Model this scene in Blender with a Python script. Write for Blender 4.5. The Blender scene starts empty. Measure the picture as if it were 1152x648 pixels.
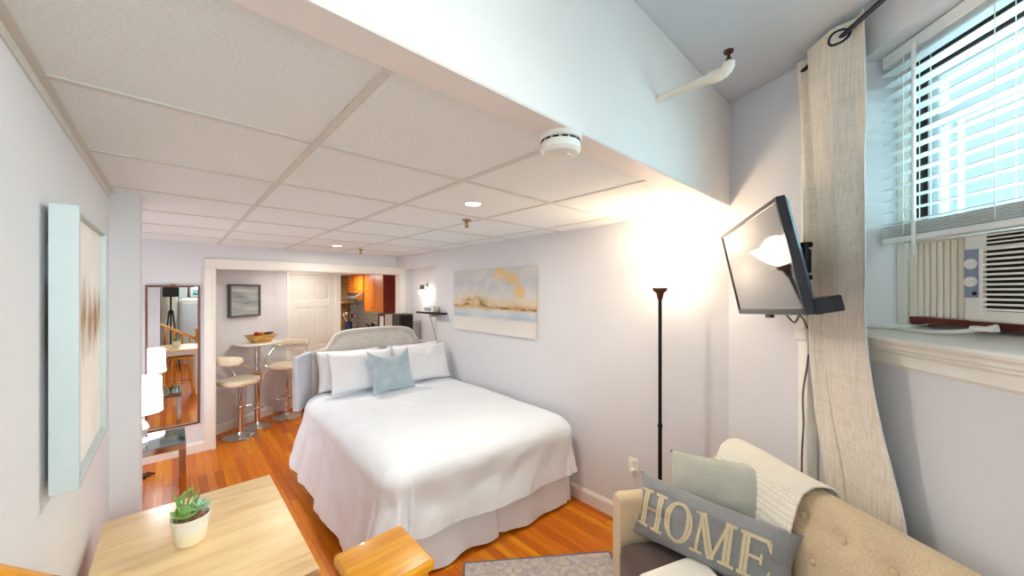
import bpy, bmesh, math, random
from mathutils import Vector, Matrix, noise as mnoise
random.seed(7)
PI = math.pi
scene = bpy.context.scene
COL = scene.collection
def V(*a): return Vector(a)
def R(d): return math.radians(d)

# ------------------------------------------------------------------ materials
def lin(c):
    return tuple(((x/255.0)/12.92 if x/255.0 <= 0.04045 else ((x/255.0+0.055)/1.055)**2.4) for x in c) + (1.0,)
class NT:
    def __init__(self, name):
        self.m = bpy.data.materials.new(name); self.m.use_nodes = True
        self.t = self.m.node_tree; self.N = self.t.nodes; self.L = self.t.links
        self.b = self.N['Principled BSDF']
    def n(self, typ, **kw):
        nd = self.N.new(typ)
        for k, v in kw.items():
            if k in nd.inputs: nd.inputs[k].default_value = v
            else: setattr(nd, k, v)
        return nd
    def link(self, a, b): self.L.new(a, b)
    def coord(self, kind='Object', scale=(1,1,1), rot=(0,0,0), loc=(0,0,0)):
        tc = self.n('ShaderNodeTexCoord'); mp = self.n('ShaderNodeMapping')
        mp.inputs['Scale'].default_value = scale; mp.inputs['Rotation'].default_value = rot
        mp.inputs['Location'].default_value = loc
        self.link(tc.outputs[kind], mp.inputs['Vector']); return mp.outputs['Vector']
    def noise(self, vec, scale=5, detail=3, rough=.55, dist=0):
        nd = self.n('ShaderNodeTexNoise', Scale=scale, Detail=detail, Roughness=rough, Distortion=dist)
        self.link(vec, nd.inputs['Vector']); return nd.outputs['Fac']
    def ramp(self, fac, stops):
        nd = self.n('ShaderNodeValToRGB'); e = nd.color_ramp.elements
        while len(e) < len(stops): e.new(.5)
        for i, (p, c) in enumerate(stops):
            e[i].position = p; e[i].color = c if len(c) == 4 else lin(c)
        self.link(fac, nd.inputs['Fac']); return nd.outputs['Color']
    def mix(self, fac, a, b, blend='MIX'):
        nd = self.n('ShaderNodeMix', data_type='RGBA', blend_type=blend)
        for sock, v in ((nd.inputs[0], fac), (nd.inputs[6], a), (nd.inputs[7], b)):
            if hasattr(v, 'links'): self.link(v, sock)
            elif isinstance(v, (int, float)): sock.default_value = v
            else: sock.default_value = v if len(v) == 4 else lin(v)
        return nd.outputs[2]
    def bump(self, h, strength=.2, dist=.01):
        nd = self.n('ShaderNodeBump', Strength=strength, Distance=dist)
        self.link(h, nd.inputs['Height']); self.link(nd.outputs['Normal'], self.b.inputs['Normal'])
    def math(self, op, a, b=0.0):
        nd = self.n('ShaderNodeMath', operation=op)
        for i, v in enumerate((a, b)):
            if hasattr(v, 'links'): self.link(v, nd.inputs[i])
            else: nd.inputs[i].default_value = v
        return nd.outputs[0]
    def base(self, c):
        if hasattr(c, 'links'): self.link(c, self.b.inputs['Base Color'])
        else: self.b.inputs['Base Color'].default_value = c if len(c) == 4 else lin(c)
def mat(name, c, rough=.6, metal=0, spec=.5, var=0.0, vscale=8, bump=0, bscale=200, sheen=0, coat=0):
    k = NT(name); k.b.inputs['Roughness'].default_value = rough; k.b.inputs['Metallic'].default_value = metal
    k.b.inputs['Specular IOR Level'].default_value = spec
    k.b.inputs['Sheen Weight'].default_value = sheen; k.b.inputs['Coat Weight'].default_value = coat
    vec = k.coord()
    if var:
        f = k.noise(vec, vscale, 4)
        d = tuple(max(0, int(x*(1-var))) for x in c); l = tuple(min(255, int(x*(1+var*.6))) for x in c)
        k.base(k.ramp(f, [(.3, d), (.7, l)]))
    else: k.base(c)
    if bump: k.bump(k.noise(vec, bscale, 2), bump, .004)
    return k.m
def emis(name, c, s):
    k = NT(name); k.base(c); k.b.inputs['Emission Color'].default_value = lin(c)
    k.b.inputs['Emission Strength'].default_value = s; return k.m

M = {}
M['wall'] = mat('wall_paint', (225,225,229), .75, var=.012, vscale=2, bump=.05, bscale=120)
M['wall_white'] = mat('beam_paint', (240,232,229), .6, var=.01, vscale=3, bump=.04, bscale=90)
M['upper'] = mat('upper_ceiling_paint', (214,218,224), .8, var=.02, vscale=2)
M['trim'] = mat('trim_paint', (238,233,226), .4, var=.01)
M['cream_trim'] = mat('sill_paint', (246,242,232), .35, var=.01, vscale=6)
M['chrome'] = mat('chrome', (225,225,225), .08, 1)
M['chrome_warm'] = mat('polished_frame', (200,190,182), .06, 1)
M['dark_metal'] = mat('dark_metal', (26,24,26), .35, .6)
M['black'] = mat('black_plastic', (14,14,16), .35)
M['white_plastic'] = mat('white_plastic', (236,234,228), .4)
M['cream_vinyl'] = mat('cream_vinyl', (232,220,192), .4, var=.02)
M['brass'] = mat('brass', (160,120,70), .35, .9)
M['rust'] = mat('bronze', (86,52,42), .5, .7)
M['pipe'] = mat('pipe_plastic', (234,226,212), .4, var=.03, vscale=20)
M['skirt'] = mat('bed_skirt_cloth', (238,246,255), .85, bump=.1, bscale=300)
M['duvet'] = mat('duvet_cloth', (241,247,255), .85, var=.008, vscale=3, bump=.12, bscale=60, sheen=.15)
M['pillow_white'] = mat('white_cotton', (246,247,252), .85, bump=.1, bscale=60)
M['dark_wood'] = mat('dark_wood', (40,26,22), .4)
M['off_white_felt'] = mat('white_blanket', (243,238,228), .95, bump=.2, bscale=180)
M['gravel'] = mat('pebbles', (150,112,88), .9, var=.6, vscale=60)
M['green'] = mat('succulent_green', (150,190,112), .5, var=.2, vscale=30)
M['bluegreen'] = mat('succulent_bluegreen', (186,216,186), .55, var=.12, vscale=40)
M['red_fruit'] = mat('red_fruit', (190,38,30), .3, var=.2, vscale=30)
M['orange_fruit'] = mat('orange_fruit', (228,130,40), .35, var=.15, vscale=30)
M['yellow_fruit'] = mat('yellow_fruit', (226,186,70), .35, var=.1, vscale=30)
M['cooktile'] = None
M['crock'] = mat('blue_glaze', (52,66,96), .25, var=.25, vscale=20)
M['steel'] = mat('brushed_steel', (190,188,184), .3, .9)
M['counter'] = mat('countertop', (112,110,104), .3, var=.35, vscale=60)
M['cabinet_shaded'] = mat('cabinet_wood_shaded', (138,44,22), .4, var=.12, vscale=6)  # darker red paints in the shade on the cabinet ends
M['dark_slot'] = mat('dark_recess', (20,18,18), .8)
M['redwood'] = mat('redbrown_wood', (104,36,24), .6, var=.2, vscale=14)
M['control'] = mat('control_plate', (138,152,176), .5)
M['lampwhite'] = emis('lit_shade', (252,252,255), 16)
M['torch'] = emis('lit_glass_bowl', (255,234,205), 14.0)
M['bulb'] = emis('lit_bulb', (255,242,224), 32)
M['recess'] = emis('lit_downlight', (255,236,205), 9)
M['bluegrey'] = mat('blue_pillow_cloth', (178,198,210), .8, var=.06, vscale=14, bump=.25, bscale=260, sheen=.4)
M['rod'] = mat('rod_metal', (44,46,58), .3, .8)
M['gravelbed'] = mat('soil', (84,62,52), .95, var=.4, vscale=80)
M['tv_back'] = mat('tv_housing', (64,80,92), .25)  # blue tone carries the window's cyan light on the housing
M['tv_frame'] = mat('tv_bezel', (30,32,40), .18)

def wood(name, c0, c1, c2, axis=1, scale=1.0, rough=.4, stretch=14, coat=0):
    k = NT(name); sc = [stretch*scale]*3; sc[axis] = 1.2*scale
    vec = k.coord('Object', tuple(sc))
    f = k.noise(vec, 2.2, 5, .6, .8)
    k.base(k.ramp(f, [(.28, c0), (.5, c1), (.74, c2)]))
    k.b.inputs['Roughness'].default_value = rough; k.b.inputs['Coat Weight'].default_value = coat
    k.bump(f, .05, .003); return k.m
M['butcher'] = wood('pale_maple', (226,186,128), (240,208,156), (246,220,174), 0, 1.0, .35, 9)
M['oak'] = wood('golden_oak', (206,122,8), (226,150,18), (238,172,36), 0, 1.0, .35, 16, .3)
M['oak_v'] = wood('golden_oak_upright', (200,116,8), (220,142,18), (232,162,34), 2, 1.0, .35, 16, .3)
M['cab'] = wood('orange_cabinet_wood', (176,86,14), (204,112,24), (218,130,40), 2, 1.0, .35, 12)
M['mirror_frame'] = wood('mahogany', (84,40,28), (110,56,40), (126,68,50), 2, 1.0, .35, 18)
M['greywood'] = wood('grey_frame_wood', (66,62,60), (96,92,88), (120,114,108), 2, 1.0, .6, 18)
M['wicker'] = wood('woven_straw', (150,100,36), (206,160,80), (228,190,112), 0, 3.0, .7, 12)

def floor_mat():
    k = NT('oak_plank_floor')
    vec = k.coord('Object', (1,1,1), (0,0,R(90)))
    br = k.n('ShaderNodeTexBrick', Scale=1.0); br.offset = .37; br.inputs['Brick Width'].default_value = .62
    br.inputs['Row Height'].default_value = .057; br.inputs['Mortar Size'].default_value = .0009
    br.inputs['Mortar Smooth'].default_value = .3; br.inputs['Bias'].default_value = 0
    br.inputs['Color1'].default_value = (0,0,0,1); br.inputs['Color2'].default_value = (1,1,1,1); br.inputs['Mortar'].default_value = (.0,.0,.0,1)
    k.link(vec, br.inputs['Vector'])
    grain = k.noise(k.coord('Object', (26, 1.6, 1)), 2.2, 5, .6, .6)
    col = k.ramp(br.outputs['Color'], [(.0, (198,94,0)), (.4, (220,116,2)), (.75, (232,134,6)), (1, (242,158,22))])
    g = k.ramp(grain, [(.3, (214,200,186)), (.7, (255,255,255))])
    c = k.mix(.8, col, g, 'MULTIPLY')
    c = k.mix(br.outputs['Fac'], c, (96,40,8))
    k.base(c); k.b.inputs['Roughness'].default_value = .34; k.b.inputs['Specular IOR Level'].default_value = .35
    k.bump(k.math('SUBTRACT', 1.0, br.outputs['Fac']), .15, .002); return k.m
M['floor'] = floor_mat()
def tile_ceiling():
    k = NT('acoustic_tile'); vec = k.coord()
    k.base(k.ramp(k.noise(vec, 160, 2), [(.35, (228,232,232)), (.6, (237,241,242))])); k.b.inputs['Roughness'].default_value = .9
    k.bump(k.noise(vec, 220, 3), .12, .003); return k.m
M['ctile'] = tile_ceiling()
M['tbar'] = mat('ceiling_grid_paint', (214,212,206), .6)
def fabric(name, c, rough=.9, scale=420, amt=.18, bump=.3):
    k = NT(name); vec = k.coord()
    f = k.noise(vec, scale, 3, .7); f2 = k.noise(vec, 7, 3)
    d = tuple(int(x*(1-amt)) for x in c); l = tuple(min(255, int(x*(1+amt*.7))) for x in c)
    a = k.ramp(f, [(.32, d), (.68, l)]); b = k.ramp(f2, [(.3, (232,232,232)), (.7, (255,255,255))])
    k.base(k.mix(.7, a, b, 'MULTIPLY')); k.b.inputs['Roughness'].default_value = rough; k.b.inputs['Sheen Weight'].default_value = .25
    k.bump(f, bump, .003); return k.m
M['sofa'] = fabric('tan_linen_upholstery', (226,200,164))
M['headboard'] = fabric('beige_linen_upholstery', (232,226,218), amt=.1)
M['headwing'] = fabric('cool_lit_linen_upholstery', (214,220,230), amt=.1)  # grey-blue tint puts the cool light on the wing into its cloth
M['brown_seat'] = fabric('dark_brown_upholstery', (88,66,58), amt=.2)
M['grey_pillow'] = fabric('sage_grey_velvet', (200,200,188), amt=.1)
M['home_pillow'] = fabric('slate_grey_velvet', (152,153,154), amt=.1, bump=.15)
M['letter'] = fabric('beige_felt', (232,214,176), amt=.08)
M['throw'] = mat('cream_cotton', (243,236,222), .95, bump=.15, bscale=240)
def curtain_mat():
    k = NT('linen_curtain')
    f = k.noise(k.coord('Object', (260, 260, 5)), 1.0, 3, .6); f2 = k.noise(k.coord('Object', (5, 5, 260)), 1.0, 3, .6)
    m = k.math('ADD', k.math('MULTIPLY', f, .65), k.math('MULTIPLY', f2, .35))
    k.base(k.ramp(m, [(.36, (210,198,182)), (.5, (228,218,204)), (.64, (240,233,222))])); k.b.inputs['Roughness'].default_value = .9
    k.bump(m, .15, .002); return k.m
M['curtain'] = curtain_mat()
M['curtain_edge'] = mat('curtain_lining', (222,222,220), .85)
def rug_mat():
    k = NT('floral_rug'); vec = k.coord('Object', (1,1,1))
    sx = k.n('ShaderNodeSeparateXYZ'); k.link(vec, sx.inputs[0])
    vo = k.n('ShaderNodeTexVoronoi', Scale=15.0); k.link(vec, vo.inputs['Vector'])
    vo2 = k.n('ShaderNodeTexVoronoi', Scale=44.0); k.link(vec, vo2.inputs['Vector'])
    n1 = k.noise(vec, 28, 4, .7)
    flo = k.ramp(vo.outputs['Distance'], [(.0, (122,104,104)), (.12, (214,198,180)), (.34, (206,190,174)), (.44, (150,146,154)), (.62, (200,194,190)), (1, (182,176,174))])
    vein = k.ramp(vo2.outputs['Distance'], [(.0, (126,120,128)), (.35, (212,200,188)), (.8, (164,160,164))])
    c = k.mix(.36, flo, vein); c = k.mix(.35, c, k.ramp(n1, [(.35, (140,132,136)), (.65, (232,220,206))]))
    k.base(c); k.b.inputs['Roughness'].default_value = .95; k.b.inputs['Specular IOR Level'].default_value = .1
    k.bump(k.noise(vec, 300, 2), .4, .004); return k.m
M['rug'] = rug_mat(); M['rug_edge'] = mat('rug_binding', (108,110,128), .95)
def paint_left():
    k = NT('abstract_gold_reed_print'); vec = k.coord('Object', (1,1,1))
    sx = k.n('ShaderNodeSeparateXYZ'); k.link(vec, sx.inputs[0])
    st = k.noise(k.coord('Object', (16,16,3.0)), 1.3, 6, .65, .6)
    n2 = k.noise(vec, 5, 4)
    # a band of brown strokes across the middle
    z = sx.outputs['Z']
    d = k.math('ABSOLUTE', k.math('SUBTRACT', z, .42)); band = k.math('SUBTRACT', 1.0, k.math('MULTIPLY', d, 3.8))
    f = k.math('MULTIPLY', k.math('MAXIMUM', band, 0.0), st)
    bg = k.ramp(n2, [(.3, (232,226,222)), (.7, (246,242,238))])
    k.base(k.mix(k.ramp(f, [(.28, (0,0,0)), (.5, (255,255,255))]), bg, k.ramp(st, [(.4, (206,184,158)), (.62, (150,112,76))])))
    k.b.inputs['Roughness'].default_value = .6; return k.m
M['art_left'] = paint_left()
def paint_right():
    # local: X along the picture (0 far end .. 1.28 near end), Z up 0...66
    k = NT('abstract_coast_print'); vec = k.coord('Object', (1,1,1))
    sx = k.n('ShaderNodeSeparateXYZ'); k.link(vec, sx.inputs[0])
    X_, Z_ = sx.outputs['X'], sx.outputs['Z']; mth = k.math
    n1 = k.noise(k.coord('Object', (7,7,11)), 1.4, 6, .7, .8); n2 = k.noise(k.coord('Object', (2.2,2.2,9)), 1.6, 5, .6, .8); n3 = k.noise(k.coord('Object', (9,9,9), loc=(3.1,1,2)), 1.5, 6, .8, 1.6); n4 = k.noise(k.coord('Object', (3,3,5), loc=(7,2,1)), 1.3, 5, .65, .6)
    def gauss(x0, w, src): d_ = mth('DIVIDE', mth('SUBTRACT', src, x0), w); return mth('POWER', 2.718, mth('MULTIPLY', mth('MULTIPLY', d_, d_), -1.0))
    hump = gauss(.38, .2, X_)
    line = mth('SUBTRACT', mth('ADD', .275, mth('MULTIPLY', hump, .035)), mth('MULTIPLY', X_, .012))
    dz = mth('SUBTRACT', Z_, line)
    zz = mth('ADD', Z_, mth('MULTIPLY', mth('SUBTRACT', n2, .5), .07))
    base = k.ramp(mth('DIVIDE', zz, .66), [(.0, (238,232,226)), (.21, (228,222,216)), (.25, (172,188,200)), (.33, (188,206,216)), (.37, (214,190,150)), (.41, (196,146,96)), (.46, (214,190,150)), (.56, (206,204,200)), (.75, (190,194,202)), (1, (200,196,192))])
    base = k.mix(mth('MULTIPLY', k.ramp(n4, [(.42, (0,0,0)), (.62, (255,255,255))]), .5), base, (226,222,216))
    glow = mth('MULTIPLY', mth('MULTIPLY', gauss(.025, .065, dz), mth('ADD', mth('MULTIPLY', hump, .85), .15)), k.ramp(n1, [(.3, (90,90,90)), (.6, (255,255,255))]))
    c = k.mix(mth('MINIMUM', glow, 1.0), base, (240,212,132))
    g1 = mth('MULTIPLY', gauss(.80, .13, X_), gauss(.60, .09, Z_)); g2 = mth('MULTIPLY', gauss(1.08, .12, X_), gauss(.42, .09, Z_)); g3 = mth('MULTIPLY', gauss(1.0, .1, X_), gauss(.55, .06, Z_))
    gm = mth('ADD', mth('ADD', g1, g2), g3)
    gold = k.ramp(mth('MULTIPLY', mth('POWER', mth('MINIMUM', gm, 1.0), .45), n3), [(.40, (0,0,0)), (.47, (255,255,255))])
    c = k.mix(mth('MULTIPLY', gold, .9), c, (232,190,96))
    tree = mth('MULTIPLY', mth('ADD', mth('MULTIPLY', gauss(.02, .045, dz), hump), gauss(-.006, .012, dz)), k.ramp(n1, [(.42, (0,0,0)), (.56, (255,255,255))]))
    c = k.mix(mth('MINIMUM', mth('MULTIPLY', tree, 1.2), .95), c, (138,98,66))
    k.base(c); k.b.inputs['Roughness'].default_value = .55; return k.m
M['art_right'] = paint_right()
def paint_small():
    k = NT('weathered_stripe_print')
    f = k.noise(k.coord('Object', (2,2,22)), 1.2, 4, .6, .4)
    k.base(k.ramp(f, [(.3, (120,128,128)), (.5, (168,176,174)), (.7, (206,206,198))])); k.b.inputs['Roughness'].default_value = .5; return k.m
M['art_small'] = paint_small()
def mosaic(name, c0, c1, grout, w, h):
    k = NT(name); tc = k.coord('Generated')
    br = k.n('ShaderNodeTexBrick', Scale=1.0); br.inputs['Brick Width'].default_value = w; br.inputs['Row Height'].default_value = h
    br.inputs['Mortar Size'].default_value = .006; br.inputs['Color1'].default_value = lin(c0); br.inputs['Color2'].default_value = lin(c1); br.inputs['Mortar'].default_value = lin(grout)
    sx = k.n('ShaderNodeSeparateXYZ'); k.link(k.coord('Object'), sx.inputs[0]); cb = k.n('ShaderNodeCombineXYZ')
    k.link(k.math('ADD', sx.outputs['X'], sx.outputs['Y']), cb.inputs[0]); k.link(sx.outputs['Z'], cb.inputs[1])
    k.link(cb.outputs[0], br.inputs['Vector']); k.base(br.outputs['Color']); k.b.inputs['Roughness'].default_value = .3; return k.m
M['brown_tile'] = mosaic('brown_mosaic_tile', (150,98,44), (196,146,84), (120,92,62), .1, .05)
M['white_tile'] = mosaic('pale_square_tile', (226,222,206), (214,214,200), (176,170,156), .1, .1)
def mirror_mat():
    k = NT('mirror_glass'); k.base((235,238,238)); k.b.inputs['Metallic'].default_value = 1; k.b.inputs['Roughness'].default_value = .01; return k.m
M['mirror'] = mirror_mat()
def glass_mat(name, tint, gl):
    k = NT(name); k.N.remove(k.b); out = k.N['Material Output']
    tr = k.n('ShaderNodeBsdfTransparent'); tr.inputs['Color'].default_value = lin(tint)
    g = k.n('ShaderNodeBsdfGlossy'); g.inputs['Roughness'].default_value = .02
    mx = k.n('ShaderNodeMixShader'); mx.inputs[0].default_value = gl
    k.link(tr.outputs[0], mx.inputs[1]); k.link(g.outputs[0], mx.inputs[2]); k.link(mx.outputs[0], out.inputs['Surface']); return k.m
M['pane'] = glass_mat('window_glass', (236,250,252), .05)
M['table_glass'] = glass_mat('table_glass', (206,222,222), .45)
def screen_mat():
    k = NT('tv_screen'); k.base((10,12,16)); k.b.inputs['Roughness'].default_value = .06; k.b.inputs['Specular IOR Level'].default_value = .9
    k.b.inputs['Coat Weight'].default_value = 1; k.b.inputs['Coat Roughness'].default_value = .03; k.b.inputs['Coat IOR'].default_value = 1.9; return k.m
M['screen'] = screen_mat()
M['blind'] = mat('blind_slat', (240,242,242), .45)
M['ac'] = mat('ac_plastic', (242,239,230), .45, var=.015)
M['accordion'] = mat('ac_side_curtain', (240,232,216), .5)
M['frame_silver'] = mat('silver_aqua_frame', (196,206,208), .45, .15, var=.02)
M['leafhedge'] = mat('hedge_leaves', (92,140,72), .7, var=.5, vscale=9)
M['brick_out'] = mat('outside_brick', (150,70,50), .8, var=.2)
M['sash'] = mat('sash_paint', (206,214,216), .45)
M['potwhite'] = mat('pot_glaze', (240,238,232), .4)
M['potcream'] = mat('pot_cream_band', (240,228,200), .5)

# ------------------------------------------------------------------ mesh helpers
def nb(): return bmesh.new()
def box(bm, x0, x1, y0, y1, z0, z1, bev=0, seg=2, mtx=None):
    vs = [bm.verts.new((x, y, z)) for x in (x0, x1) for y in (y0, y1) for z in (z0, z1)]
    fs = [(0,1,3,2), (4,6,7,5), (0,4,5,1), (2,3,7,6), (0,2,6,4), (1,5,7,3)]
    faces = [bm.faces.new([vs[i] for i in f]) for f in fs]
    allv = list(vs)
    if bev > 0:
        ed = list({e for f in faces for e in f.edges})
        r = bmesh.ops.bevel(bm, geom=ed, offset=bev, segments=seg, affect='EDGES', profile=.5)
        allv = list({v for v in r['verts']} | {v for v in vs if v.is_valid} | {v for f in r['faces'] for v in f.verts})
    if mtx is not None:
        bmesh.ops.transform(bm, matrix=mtx, verts=[v for v in allv if v.is_valid])
def frame_of(d):
    d = d.normalized(); a = V(0,0,1) if abs(d.z) < .9 else V(1,0,0)
    x = d.cross(a).normalized(); y = d.cross(x).normalized(); return x, y
def ring(bm, c, x, y, r, n, r2=None):
    r2 = r if r2 is None else r2
    return [bm.verts.new(c + x*(r*math.cos(2*PI*i/n)) + y*(r2*math.sin(2*PI*i/n))) for i in range(n)]
def bridge(bm, a, b):
    n = len(a)
    for i in range(n): bm.faces.new((a[i], a[(i+1) % n], b[(i+1) % n], b[i]))
def cyl(bm, p0, p1, r0, r1=None, n=20):
    p0, p1 = Vector(p0), Vector(p1); r1 = r0 if r1 is None else r1
    x, y = frame_of(p1-p0); a = ring(bm, p0, x, y, r0, n); b = ring(bm, p1, x, y, r1, n)
    bridge(bm, a, b); bm.faces.new(a[::-1]); bm.faces.new(b)
def tube(bm, pts, r, n=10, closed=False):
    pts = [Vector(p) for p in pts]; rings = []; m = len(pts)
    px = None
    for i, p in enumerate(pts):
        if closed: d = pts[(i+1) % m]-pts[i-1]
        else: d = pts[min(i+1, m-1)]-pts[max(i-1, 0)]
        d.normalize()
        if px is None: x, y = frame_of(d)
        else:
            x = (px - d*px.dot(d)).normalized(); y = d.cross(x).normalized()
        px = x
        rr = r[i] if isinstance(r, (list, tuple)) else r
        rings.append(ring(bm, p, x, y, rr, n))
    for i in range(m-1): bridge(bm, rings[i], rings[i+1])
    if closed: bridge(bm, rings[-1], rings[0])
    else: bm.faces.new(rings[0][::-1]); bm.faces.new(rings[-1])
def lathe(bm, prof, n=32, c=(0,0,0), sx=1, sy=1):
    c = Vector(c); rs = []
    for r, z in prof:
        if r < 1e-6: rs.append([bm.verts.new(c+V(0,0,z))])
        else: rs.append([bm.verts.new(c+V(sx*r*math.cos(2*PI*i/n), sy*r*math.sin(2*PI*i/n), z)) for i in range(n)])
    for a, b in zip(rs, rs[1:]):
        if len(a) == 1 and len(b) == 1: continue
        if len(a) == 1:
            for i in range(n): bm.faces.new((a[0], b[(i+1) % n], b[i]))
        elif len(b) == 1:
            for i in range(n): bm.faces.new((a[i], a[(i+1) % n], b[0]))
        else: bridge(bm, a, b)
    for k in (0, -1):
        if len(rs[k]) > 1: bm.faces.new(rs[k][::-1] if k == 0 else rs[k])
def prism(bm, poly, f0, f1):
    """poly: 2D points; f0/f1 map (u,v) to 3D at each end"""
    a = [bm.verts.new(f0(u, v)) for u, v in poly]; b = [bm.verts.new(f1(u, v)) for u, v in poly]
    bridge(bm, a, b); bm.faces.new(a[::-1]); bm.faces.new(b)
def grid(bm, nu, nv, f, closeu=False):
    vs = [[bm.verts.new(f(i/(nu), j/(nv))) for j in range(nv+1)] for i in range(nu if closeu else nu+1)]
    for i in range(nu):
        a, b = vs[i], vs[(i+1) % len(vs)]
        for j in range(nv): bm.faces.new((a[j], b[j], b[j+1], a[j+1]))
    return vs
def solid_sheet(bm, nu, nv, f, th):
    """a cloth of thickness th: f(u,v)->(point, normal)"""
    A = [[None]*(nv+1) for _ in range(nu+1)]; B = [[None]*(nv+1) for _ in range(nu+1)]
    P = [[f(i/nu, j/nv) for j in range(nv+1)] for i in range(nu+1)]
    for i in range(nu+1):
        for j in range(nv+1):
            du = P[min(i+1, nu)][j]-P[max(i-1, 0)][j]; dv = P[i][min(j+1, nv)]-P[i][max(j-1, 0)]
            n = du.cross(dv); n = n.normalized() if n.length > 1e-9 else V(0,0,1)
            A[i][j] = bm.verts.new(P[i][j]+n*th/2); B[i][j] = bm.verts.new(P[i][j]-n*th/2)
    for i in range(nu):
        for j in range(nv):
            bm.faces.new((A[i][j], A[i+1][j], A[i+1][j+1], A[i][j+1])); bm.faces.new((B[i][j], B[i][j+1], B[i+1][j+1], B[i+1][j]))
    for i in range(nu):
        bm.faces.new((A[i][0], B[i][0], B[i+1][0], A[i+1][0])); bm.faces.new((A[i][nv], A[i+1][nv], B[i+1][nv], B[i][nv]))
    for j in range(nv):
        bm.faces.new((A[0][j], A[0][j+1], B[0][j+1], B[0][j])); bm.faces.new((A[nu][j], B[nu][j], B[nu][j+1], A[nu][j+1]))
def obj(name, bm, m, parent=None, smooth=True, ang=38, label=None):
    bmesh.ops.recalc_face_normals(bm, faces=bm.faces[:])
    me = bpy.data.meshes.new(name); bm.to_mesh(me); bm.free()
    me.materials.append(m if not isinstance(m, str) else M[m])
    if smooth:
        me.polygons.foreach_set('use_smooth', [True]*len(me.polygons)); me.set_sharp_from_angle(angle=R(ang))
    o = bpy.data.objects.new(name, me); COL.objects.link(o)
    if parent is not None: o.parent = parent
    if label: o['label'] = label
    return o
def thing(name, label, cat, loc=(0,0,0), rz=0, group=None, mtx=None):
    o = bpy.data.objects.new(name, None); COL.objects.link(o); o.empty_display_size = .1
    if mtx is not None: o.matrix_world = mtx
    else: o.location = loc; o.rotation_euler = (0, 0, rz)
    o['label'] = label; o['category'] = cat
    if group: o['group'] = group
    return o
def tag(o, label, cat, group=None):
    o['label'] = label; o['category'] = cat
    if group: o['group'] = group
    return o
def struct(name, bm, m, smooth=False, parent=None, mtx=None):
    o = obj(name, bm, m, parent, smooth)
    if mtx is not None: o.matrix_world = mtx
    if parent is None: o['kind'] = 'structure'
    return o
def place(o, loc, rz=0): o.location = loc; o.rotation_euler = (0,0,rz); return o
def frame(c, right, up):
    r = Vector(right).normalized(); u = Vector(up); u = (u - r*u.dot(r)).normalized(); n = r.cross(u)
    return Matrix(((r.x, u.x, n.x, c[0]), (r.y, u.y, n.y, c[1]), (r.z, u.z, n.z, c[2]), (0,0,0,1)))
def wallbox(name, x0, x1, y0, y1, z0, z1, m='wall'):
    bm = nb(); box(bm, x0, x1, y0, y1, z0, z1); return struct(name, bm, m)
def lerp_table(tab, z):
    tab = sorted(tab)
    if z <= tab[0][0]: return tab[0][1:]
    for a, b in zip(tab, tab[1:]):
        if z <= b[0]:
            t = (z-a[0])/(b[0]-a[0]); return tuple(p+(q-p)*t for p, q in zip(a[1:], b[1:]))
    return tab[-1][1:]
def nz(x, y, z=0, s=1): return mnoise.noise(V(x*s, y*s, z*s))

# ------------------------------------------------------------------ camera (eye height 1.67 m, looking between the two walls)
cam = bpy.data.cameras.new('camera'); co = bpy.data.objects.new('camera', cam); COL.objects.link(co)
co.location = (0, 0, 1.67); co.rotation_euler = (R(90), 0, R(-43)); cam.sensor_width = 36; cam.lens = 410/1152*36
cam.shift_y = 4/1152; cam.clip_start = .02; scene.camera = co

# ------------------------------------------------------------------ the room shell
XL, XR, CZ, UZ, BY0, BY1 = -.235, 2.40, 2.176, 2.768, .69, .79
W0 = V(2.204, .286, 0); WANG = math.atan2(-.6451, -.7642)
WM = Matrix.Translation(W0) @ Matrix.Rotation(WANG, 4, 'Z')      # window wall frame: x along the wall, y outwards
bm = nb(); box(bm, -.75, 4.2, -2.2, 8.3, -.06, 0); struct('floor', bm, 'floor')
wallbox('wall_left', XL-.1, XL, -2.0, 2.75, 0, 2.9)
wallbox('wall_left_pier', -.75, -.125, 2.75, 2.98, 0, 2.4)
wallbox('wall_left_rear', -.75, -.62, 2.98, 5.1, 0, 2.4)
wallbox('wall_right', XR, 2.70, .69, 3.95, 0, 2.9)
bm = nb(); box(bm, 2.575, 2.70, 3.95, 5.0, 0, 2.4); box(bm, XR, 2.575, 3.95, 5.0, 2.0, 2.4); struct('wall_right_niche', bm, 'wall')
bm = nb(); box(bm, -.62, .33, 5.0, 5.1, 0, 2.4); box(bm, .33, 2.42, 5.0, 5.1, 1.925, 2.4); box(bm, 2.42, 2.70, 5.0, 5.1, 0, 2.4)
struct('wall_back', bm, 'wall')
# angled wall between the right wall and the window wall
p0, p1 = V(2.38, .70), V(2.204, .286); p0 = V(XR, .70)
d = (p1-p0).normalized(); nrm = V(-d.y, d.x) if V(-d.y, d.x).x > 0 else V(d.y, -d.x)
bm = nb(); poly = [p0+V(0, .0), p1, p1+nrm*.15, p0+nrm*.15]
prism(bm, [(p.x, p.y) for p in poly], lambda u, v: V(u, v, 0), lambda u, v: V(u, v, 2.9)); struct('wall_corner', bm, 'wall')
# window wall with two openings
OP = [(.255, 1.32, 1.485, 2.585), (1.86, 2.72, 1.46, 2.5)]
bm = nb(); xs = [-.06, .255, 1.32, 1.86, 2.72, 3.35]
for a, b in ((0,1), (2,3), (4,5)): box(bm, xs[a], xs[b], 0, .22, 0, 2.9)
for x0, x1, z0, z1 in OP: box(bm, x0, x1, 0, .22, 0, z0); box(bm, x0, x1, 0, .22, z1, 2.9)
struct('wall_window', bm, 'wall', mtx=WM)
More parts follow.
